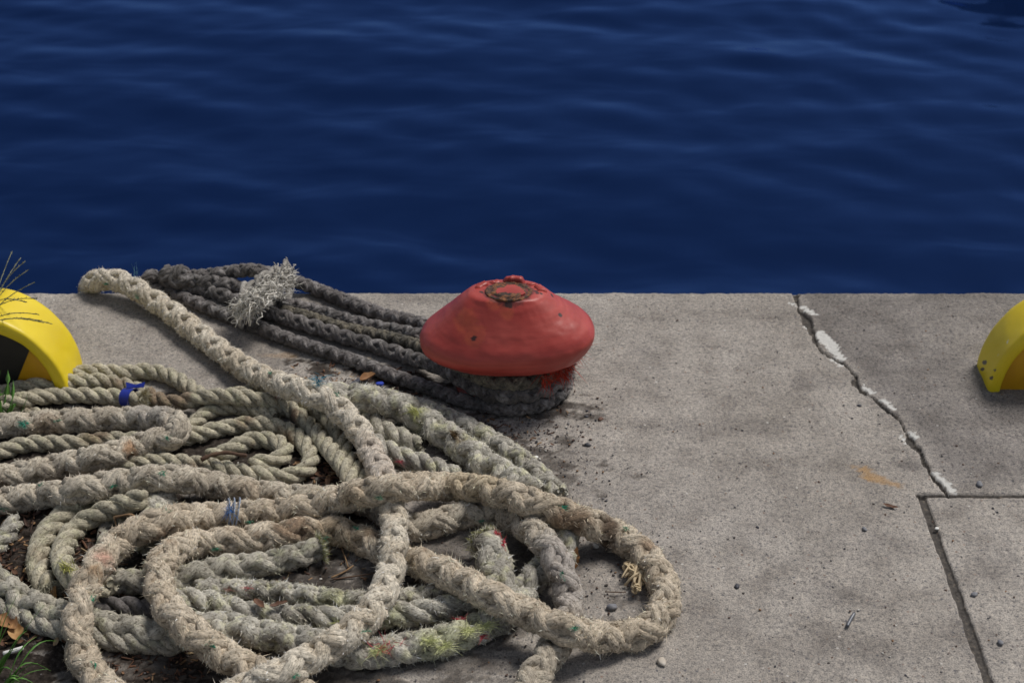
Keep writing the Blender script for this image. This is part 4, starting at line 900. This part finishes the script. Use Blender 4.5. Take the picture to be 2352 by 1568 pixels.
plant('seeding_grass', 'wild grass with thin dark seed heads leaning in front of the left yellow block', [(b0, pz(-30, 760, .18), (0, 0, .02), .002), (b0, pz(-40, 740, .16), (-.01, 0, .02), .002)],
      [(pz(*a), pz(*b_), .25) for a, b_ in hs_], base=b0)
g0 = pz(8, 975, .01)
plant('weed', 'small green leafy weed growing at the left edge below the black stripe',
    [(g0, pz(30, 872, .09), (.01, 0, .01), .0045), (g0, pz(2, 850, .12), (-.008, 0, .01), .005), (g0, pz(28, 905, .06), (.015, 0, .01), .004), (g0, pz(-6, 880, .1), (-.02, 0, 0), .005), (pz(12,940,.03), pz(18, 848, .11), (.004, 0, .01), .006), (g0, pz(64, 900, .07), (.01, 0, -.01), .0025), (pz(0,910,.02), pz(14, 955, .03), (0, 0, .03), .004), (g0, pz(38, 935, .05), (.01, 0, .03), .004), (g0, pz(12, 900, .08), (-.01, 0, .02), .005), (g0, pz(20, 868, .10), (0, 0, .01), .0045)], cat='weed')
g0 = pz(-10, 1560, .01); g1 = pz(10, 1600, .01)
plant('grass_tuft', 'bright green grass tuft at the bottom left corner beside the paper scrap',
    [(g0, pz(102, 1388, .14), (.0, 0, .01), .0022), (g0, pz(42, 1362, .15), (-.01, 0, .01), .003), (g1, pz(130, 1472, .05), (.01, 0, .05), .0032), (g1, pz(116, 1540, .03), (.0, 0, .05), .0042), (g0, pz(62, 1448, .08), (.01, 0, .03), .003), (g1, pz(70, 1600, .02), (0, 0, .05), .005), (g0, pz(22, 1430, .1), (-.006, 0, .01), .0028), (g1, pz(88, 1522, .06), (.0, 0, .02), .0035), (g0, pz(-4, 1400, .12), (0, 0, 0), .003), (g1, pz(110, 1536, .05), (.0, 0, .02), .003), (g0, pz(40,1490,.1),(0,0,.02),.003), (g0, pz(16,1385,.13),(-.01,0,.0),.003), (g1, pz(84,1462,.08),(.0,0,.03),.0028), (g0, pz(30,1540,.06),(0,0,.02),.004), (g1, pz(52,1560,.05),(0,0,.03),.004), (g0, pz(-2,1470,.09),(0,0,.01),.004), (g1, pz(96,1585,.03),(0,0,.04),.004)], base=g0)
g2 = pz(-20, 1130, .02)
# ================================================================== debris
M_leaf = [simple('dry_leaf', (.22,.10,.035), .7, noise=(60, (.32,.17,.07))), simple('tan_leaf', (.45,.28,.12), .7, noise=(60, (.34,.18,.07))), simple('brown_leaf', (.09,.038,.02), .7, noise=(60, (.15,.07,.035)))]
def leaf(px, py, z, L0, W0, rot, curl, mt, label, name='leaf', tilt=(0, 0), group=None):
    t = np.linspace(-1, 1, 13); rows = []
    for u in t:
        w_ = W0*.5*(1-abs(u)**1.8)**.75*(1-.15*u)
        for s in (-1, -.5, 0, .5, 1): rows.append((u*L0/2, s*w_, curl*(abs(s)**1.5)*w_*1.2+curl*.35*L0*.5*u*u))
    V = np.array(rows); V = np.vstack([V, V-[0, 0, .0006]])
    V += .0008*np.stack([fnoise(V, 60, int(px)), fnoise(V, 60, int(px)+1), fnoise(V, 60, int(px)+2)], 1)
    i = np.arange(12)[:, None]*5; j = np.arange(4)[None]; F = np.stack([i+j, i+5+j, i+6+j, i+1+j], -1).reshape(-1, 4)[:, ::-1]; F = np.vstack([F, F[:, ::-1]+65])
    cr, sr = math.cos(rot), math.sin(rot); V = V@np.array([[1, 0, 0], [0, math.cos(tilt[0]), math.sin(tilt[0])], [0, -math.sin(tilt[0]), math.cos(tilt[0])]]); 
    ct, st_ = math.cos(tilt[1]), math.sin(tilt[1]); V = V@np.array([[ct, 0, st_], [0, 1, 0], [-st_, 0, ct]])
    V = V@np.array([[cr, sr, 0], [-sr, cr, 0], [0, 0, 1]]); p_ = unp(px, py, z); V = V+p_
    V[:, 2] += max(0, .001-V[:, 2].min())
    o = mesh_obj(name, V, F, mt, origin=p_); return tag(o, label, 'leaf', group)
leaf(1322, 1280, .03, .045, .016, 1.4, .3, M_leaf[0], 'small orange-brown leaf leaning on the pale rope inside the wide loop', tilt=(0, .9))
leaf(70, 1312, .012, .032, .018, .4, .8, M_leaf[1], 'pale curled leaf on the dark soil at the left edge')
leaf(125, 1368, .02, .045, .02, 1.2, .5, M_leaf[1], 'tan dry leaf standing point up in front of the olive frayed rope end', tilt=(0, 1.0))
leaf(118, 1345, .012, .04, .018, .1, .7, M_leaf[1], 'tan folded leaf just above the upright dry leaf')
leaf(18, 1432, .02, .06, .035, 2.4, .6, M_leaf[0], 'brown crumpled leaf at the left edge above the paper scrap')
leaf(38, 1455, .015, .05, .03, 1.9, .6, M_leaf[1], 'tan crumpled leaf between the grass and the brown crumpled leaf')
leaf(2045, 1163, .003, .034, .010, -.4, .5, M_leaf[2], 'dark brown leaf scrap lying alone on the concrete below the rust stain')
leaf(845, 870, .02, .045, .025, .7, .8, M_leaf[0], 'reddish brown leaf in the litter left of the bollard, beside the blue scrap')
leaf(596, 1386, .055, .035, .014, -.8, .4, M_leaf[2], 'dark leaf scrap lying on the lichen-green rope')
leaf(640, 1388, .055, .038, .010, .5, .6, M_leaf[2], 'dark curled pod on the lichen-green rope right of the leaf scrap')
M_twig = simple('twig_bark', (.07,.035,.022), .85, noise=(80, (.14,.085,.05)), bump=.6, bscale=150)
M_twig2 = simple('dry_stem', (.30,.19,.10), .85, noise=(80, (.20,.12,.06)))
def stick(pts, r0, mt, label, name='twig', cat='twig', group=None):
    P = np.array([unp(x, y, z) for x, y, z in pts]); Q = resample(crom(np.c_[P], .01), .006) if len(P) > 2 else resample(np.vstack([P[0], P.mean(0), P[-1]]), .006)
    rs = np.random.default_rng(int(pts[0][0])); R_ = r0*(1+.12*rs.normal(size=len(Q)))*np.linspace(1, .7, len(Q)); V, F = tube(Q+gsm(rs.normal(size=Q.shape), 1.5)*r0*.3, R_, 8)
    o = mesh_obj(name, V, F, mt, origin=P[0]); return tag(o, label, cat, group)
stick([(462,1055,.05),(490,1044,.056),(525,1040,.058),(568,1048,.056)], .0055, M_twig, 'thick dark curved twig lying across the olive bend in the middle of the pile')
stick([(262,1188,.05),(290,1182,.06),(308,1184,.06),(316,1203,.04)], .003, M_twig2, 'thin bent reddish stem below the left tan rope')
stick([(262,1188,.05),(266,1200,.04),(268,1212,.03)], .002, M_twig2, 'short upright straw beside the bent reddish stem')
stick([(172,1276,.02),(215,1262,.06),(256,1242,.1)], .0016, M_twig, 'long thin grey twig leaning on the shaggy rope at left')
stick([(50,1362,.012),(68,1345,.014),(75,1338,.014)], .0022, M_twig, 'thin twig end beside the pale curled leaf')
stick([(770,1215,.01),(800,1300,.01)], .002, M_twig2, 'straw half hidden under the cream rope')
stick([(762,1326,.008),(795,1310,.01),(812,1298,.012)], .0022, M_twig2, 'brown straw right of the frayed yellowish rope end')
stick([(765,1330,.008),(820,1322,.008),(860,1316,.010)], .0018, M_twig, 'long dark stem on the soil right of the frayed yellowish rope end')
stick([(1390,1358,.006),(1412,1359,.007),(1438,1359,.006)], .0012, M_twig, 'thin dark stem on the concrete inside the wide loop')
stick([(2082,1437,.003),(2082.5,1436,.003)], .001, M_twig, 'tiny twig bit') if False else None
M_metal = simple('grey_metal', (.13,.14,.16), .45, metal=.6, noise=(90, (.20,.20,.21)))
# grey pin on the concrete
P = resample(np.array([unp(1946, 1437, .004), unp(1954, 1421, .004), unp(1962, 1408, .004)]), .003)
V, F = tube(P, .0036, 12); V[:, 2] += 0; o = mesh_obj('metal_pin', V, F, M_metal, origin=unp(1954, 1421, 0)); tag(o, 'short grey metal pin lying on the concrete at lower right', 'pin')
# paper scrap
M_white = simple('white_paper', (.72,.71,.68), .7)
P = resample(np.array([unp(8, 1500, .012), unp(30, 1494, .014), unp(53, 1487, .016)]), .004); V, F = tube(P, .0042, 14); o = mesh_obj('paper_stick', V, F, M_white, origin=P[0]); tag(o, 'white paper stick lying among the grass at the bottom left', 'litter')
# dark shard, blue scrap
M_shard = simple('dark_plastic', (.035,.037,.055), .5, noise=(60, (.08,.08,.10)))
def prism(pts, z0, h, mt, name, label, cat, taper=.0):
    top_ = np.array([unp(x, y, z0+h) for x, y in pts]); bot = top_-[0, 0, h]; k = len(pts); V = np.vstack([bot, top_, top_.mean(0)+[0, 0, h*.15]])
    V += .0008*np.stack([fnoise(V, 50, k), fnoise(V, 50, k+1), 0*V[:, 0]], 1)
    F4 = np.array([[i, (i+1) % k, k+(i+1) % k, k+i] for i in range(k)]); F3 = np.array([[k+i, k+(i+1) % k, 2*k] for i in range(k)])
    o = mesh_obj(name, V, [F3, F4], mt, origin=bot.mean(0), smooth=False); return tag(o, label, cat)
prism([(790,896),(803,893),(838,872),(846,866),(838,862),(815,872),(800,884)], .004, .012, M_shard, 'plastic_shard', 'dark grey splinter beside the cream rope in the litter left of the bollard', 'litter')
prism([(846,889),(868,886),(900,893),(925,899),(915,903),(870,897)], .004, .010, M_shard, 'driftwood_splinter', 'dark flat splinter lying between the thick lichen rope and the dark rope', 'litter')
M_bluep = simple('blue_plastic', (.03,.06,.42), .35); prism([(862,879),(868,876),(878,876),(882,879),(877,882),(866,882)], .012, .004, M_bluep, 'plastic_scrap', 'small bright blue plastic scrap in the litter left of the bollard', 'litter')
# pebbles
def pebble_mesh(rs, r0, elong=1.4):
    u = np.linspace(0, np.pi, 7)[1:-1]; th = np.arange(9)/9*2*np.pi; V = [(0, 0, 1)]+[(math.sin(a)*math.cos(t), math.sin(a)*math.sin(t), math.cos(a)) for a in u for t in th]+[(0, 0, -1)]
    V = np.array(V); V *= 1+.12*rs.normal(size=(len(V), 1)); V *= np.array([elong, 1, .62])*r0; a = rs.random()*6.28; c_, s_ = math.cos(a), math.sin(a); V = V@np.array([[c_, s_, 0], [-s_, c_, 0], [0, 0, 1]])
    F3 = [(0, 1+j, 1+(j+1) % 9) for j in range(9)]+[(46, 37+(j+1) % 9, 37+j) for j in range(9)]; F4 = [(1+i*9+j, 1+(i+1)*9+j, 1+(i+1)*9+(j+1) % 9, 1+i*9+(j+1) % 9) for i in range(4) for j in range(9)]
    return V, [np.array(F3), np.array(F4)]
M_st = {'dark': simple('dark_stone', (.035,.038,.050), .6, noise=(80, (.06,.06,.07))), 'grey': simple('grey_stone', (.16,.165,.19), .7, noise=(80, (.22,.22,.23))), 'pale': simple('pale_stone', (.46,.40,.33), .75, noise=(50, (.55,.50,.43))), 'brown': simple('brown_stone', (.10,.045,.03), .7, noise=(80, (.17,.09,.06))), 'white': simple('white_stone', (.75,.74,.70), .6)}
PEB = [(1520,1519,.0085,'pale','pale round pebble on the concrete below the wide loop'),(1406,1393,.0085,'grey','dark grey pebble inside the wide loop near its front'),
 (1693,1346,.0052,'dark','dark pebble alone on the concrete right of the wide loop'),(1986,1214,.0048,'grey','bluish pebble on the concrete left of the straight joint'),(2250,1111,.0070,'grey','grey flat pebble just above the cross joint at right'),
 (1350,1021,.0060,'dark','black pebble on the concrete below and right of the bollard'),(1379,962,.0055,'brown','brown pebble right of the bollard ropes'),(1347,956,.004,'dark','small black pebble right of the bollard ropes'),
 (2238,1364,.0055,'grey','grey chip lying in the straight joint'),(2298,1474,.0055,'grey','grey chip in the straight joint nearest the bottom'),(1974,931,.004,'dark','dark speck of stone left of the crack'),
 (1230,1050,.005,'white','white chip in the dirt above the wide loop'),(1368,1254,.0055,'white','white chip inside the wide loop'),(2152,1213,.0038,'white','white bead lying in the straight joint'),
 (1547,1408,.006,'brown','dark brown pebble just outside the right of the loop'),(1560,1404,.004,'dark','black grit stone right of the loop'),(1740,1210,.003,'dark','dot-like black stone in the middle of the concrete'),
 (930,1285,.0,'x',''),(1190,1070,.006,'brown','reddish pebble in the dirt right of the lichen rope'),(1176,1262,.005,'brown','x')]
for x, y, r0, kd, lb in PEB:
    if r0 == 0 or lb == 'x': continue
    rs = np.random.default_rng(int(x)); V, F = pebble_mesh(rs, r0); p_ = unp(x, y, r0*.5); o = mesh_obj('pebble', V+p_, F, M_st[kd], origin=p_); tag(o, lb, 'pebble', 'pebbles on the quay')
# grit and leaf litter: uncountable
rs = np.random.default_rng(77); acc = Acc(); cols = np.array([[.04,.04,.05],[.10,.06,.045],[.16,.15,.15],[.5,.48,.44],[.22,.12,.06],[.06,.05,.045]])
n = 0; H0 = lambda p_: 0
for k in range(2300):
    if k < 700: x, y = rs.uniform(1180, 2352), rs.uniform(700, 1568)
    elif k < 1500: x, y = rs.normal(1190, 90), rs.normal(1030, 90)
    elif k < 1600: x, y = rs.normal(1360, 70), rs.normal(1330, 60)
    else: x, y = rs.uniform(0, 1250), rs.uniform(1050, 1600)
    if y < 690: continue
    r0 = .0007+.0016*rs.random()**3+(.0006 if k > 900 else 0); V, F = pebble_mesh(rs, r0); cc = cols[rs.choice(6, p=[.3,.2,.2,.06,.1,.14])]; p_ = unp(x, y, r0*.4+(.004 if k > 900 else .001)*.3)
    acc.add(V+p_, F, cc)
mg, N, L, b = mat('grit'); at = node(N, 'ShaderNodeAttribute', attribute_name='Col'); L.new(at.outputs[0], b.inputs['Base Color']); b.inputs['Roughness'].default_value = .8; M_grit = mg
o = acc.obj('grit', M_grit); o['kind'] = 'stuff'; tag(o, 'fine dark grit scattered over the concrete and dirt', 'grit')
acc = Acc()
def flake(c_, L0, W0, rs, col):
    t = np.linspace(-1, 1, 5); V = np.array([(u*L0/2, s*W0/2*(1-abs(u)**2)**.5, .25*W0*abs(s)+.1*L0*u*u) for u in t for s in (-1, 0, 1)])
    q = rs.normal(size=4); q /= np.linalg.norm(q); 
    a = rs.random()*6.28; ti = rs.normal()*.5; c1, s1, c2_, s2 = math.cos(a), math.sin(a), math.cos(ti), math.sin(ti)
    V = V@np.array([[c2_, 0, s2], [0, 1, 0], [-s2, 0, c2_]])@np.array([[c1, s1, 0], [-s1, c1, 0], [0, 0, 1]]); V[:, 2] -= V[:, 2].min()
    i = np.arange(4)[:, None]*3; j = np.arange(2)[None]; F = np.stack([i+j, i+1+j, i+4+j, i+3+j], -1).reshape(-1, 4); acc.add(V+c_, F, col)
lc = np.array([[.10,.045,.025],[.16,.075,.04],[.06,.03,.02],[.30,.18,.09],[.20,.11,.06],[.42,.30,.17]])
for k in range(1700):
    z_ = rs.random()
    if k < 750: x, y = rs.uniform(-120, 260), rs.uniform(1130, 1480)
    elif k < 950: x, y = rs.normal(750, 45), rs.normal(1085, 35)
    elif k < 1150: x, y = rs.normal(840, 110), rs.normal(880, 22)
    elif k < 1350: x, y = rs.uniform(250, 620), rs.uniform(1485, 1560)
    elif k < 1500: x, y = rs.uniform(-50, 190), rs.uniform(868, 895)
    elif k < 1600: x, y = rs.normal(1150, 90), rs.normal(970, 50)
    else: x, y = rs.uniform(600, 900), rs.uniform(1180, 1340)
    c_ = unp(x, y, .004+.006*rs.random()*(k < 750)); sc = .5 if 950 < k else 1
    col = lc[rs.choice(6, p=[.28,.2,.26,.12,.1,.04])]*(.6+.6*rs.random())
    if rs.random() < .55: flake(c_, (.010+.022*rs.random()**1.5)*sc, (.004+.008*rs.random())*sc, rs, col)
    else:
        a = rs.random()*6.28; l_ = (.012+.035*rs.random()**2)*sc; q = c_+np.array([math.cos(a), math.sin(a), .1*rs.normal()])*np.linspace(0, l_, 5)[:, None]+gsm(rs.normal(size=(5, 3)), 1)*.002; q[:, 2] = np.abs(q[:, 2])+.001
        V, F = tube(q, (.0008+.0022*rs.random()**2)*(sc*.4+.6), 5); acc.add(V, F, col)
o = acc.obj('leaf_litter', M_grit); o['kind'] = 'stuff'; tag(o, 'brown leaf litter and bark bits on the dark soil', 'leaf litter')
# ================================================================== unseen dark float, added beyond the frame so the water mirrors it top right
M_tim = simple('wet_timber', (.012,.010,.009), .6, noise=(14, (.03,.024,.02)))
pt = empty('unseen_float', (4.6, 9.3, WZ), 'unseen dark timber float added beyond the top right corner to mirror as dark ripples', 'unseen_float')
def bxm(x0, x1, y0_, y1, z0, z1, name, n=1):
    acc = Acc()
    for k in range(n):
        a = x0+(x1-x0)*k/n+.006; b_ = x0+(x1-x0)*(k+1)/n-.006
        V = np.array([(x, y, z) for x in (a, b_) for y in (y0_, y1) for z in (z0, z1)])
        acc.add(V, np.array([[0,1,3,2],[4,6,7,5],[0,4,5,1],[2,3,7,6],[0,2,6,4],[1,5,7,3]]))
    return acc.obj(name, M_tim, parent=pt, smooth=False)
bxm(2.90, 6.6, 8.85, 10.2, WZ-.15, WZ+.26, 'hull'); bxm(2.86, 6.64, 8.81, 10.24, WZ+.263, WZ+.32, 'deck', 22)
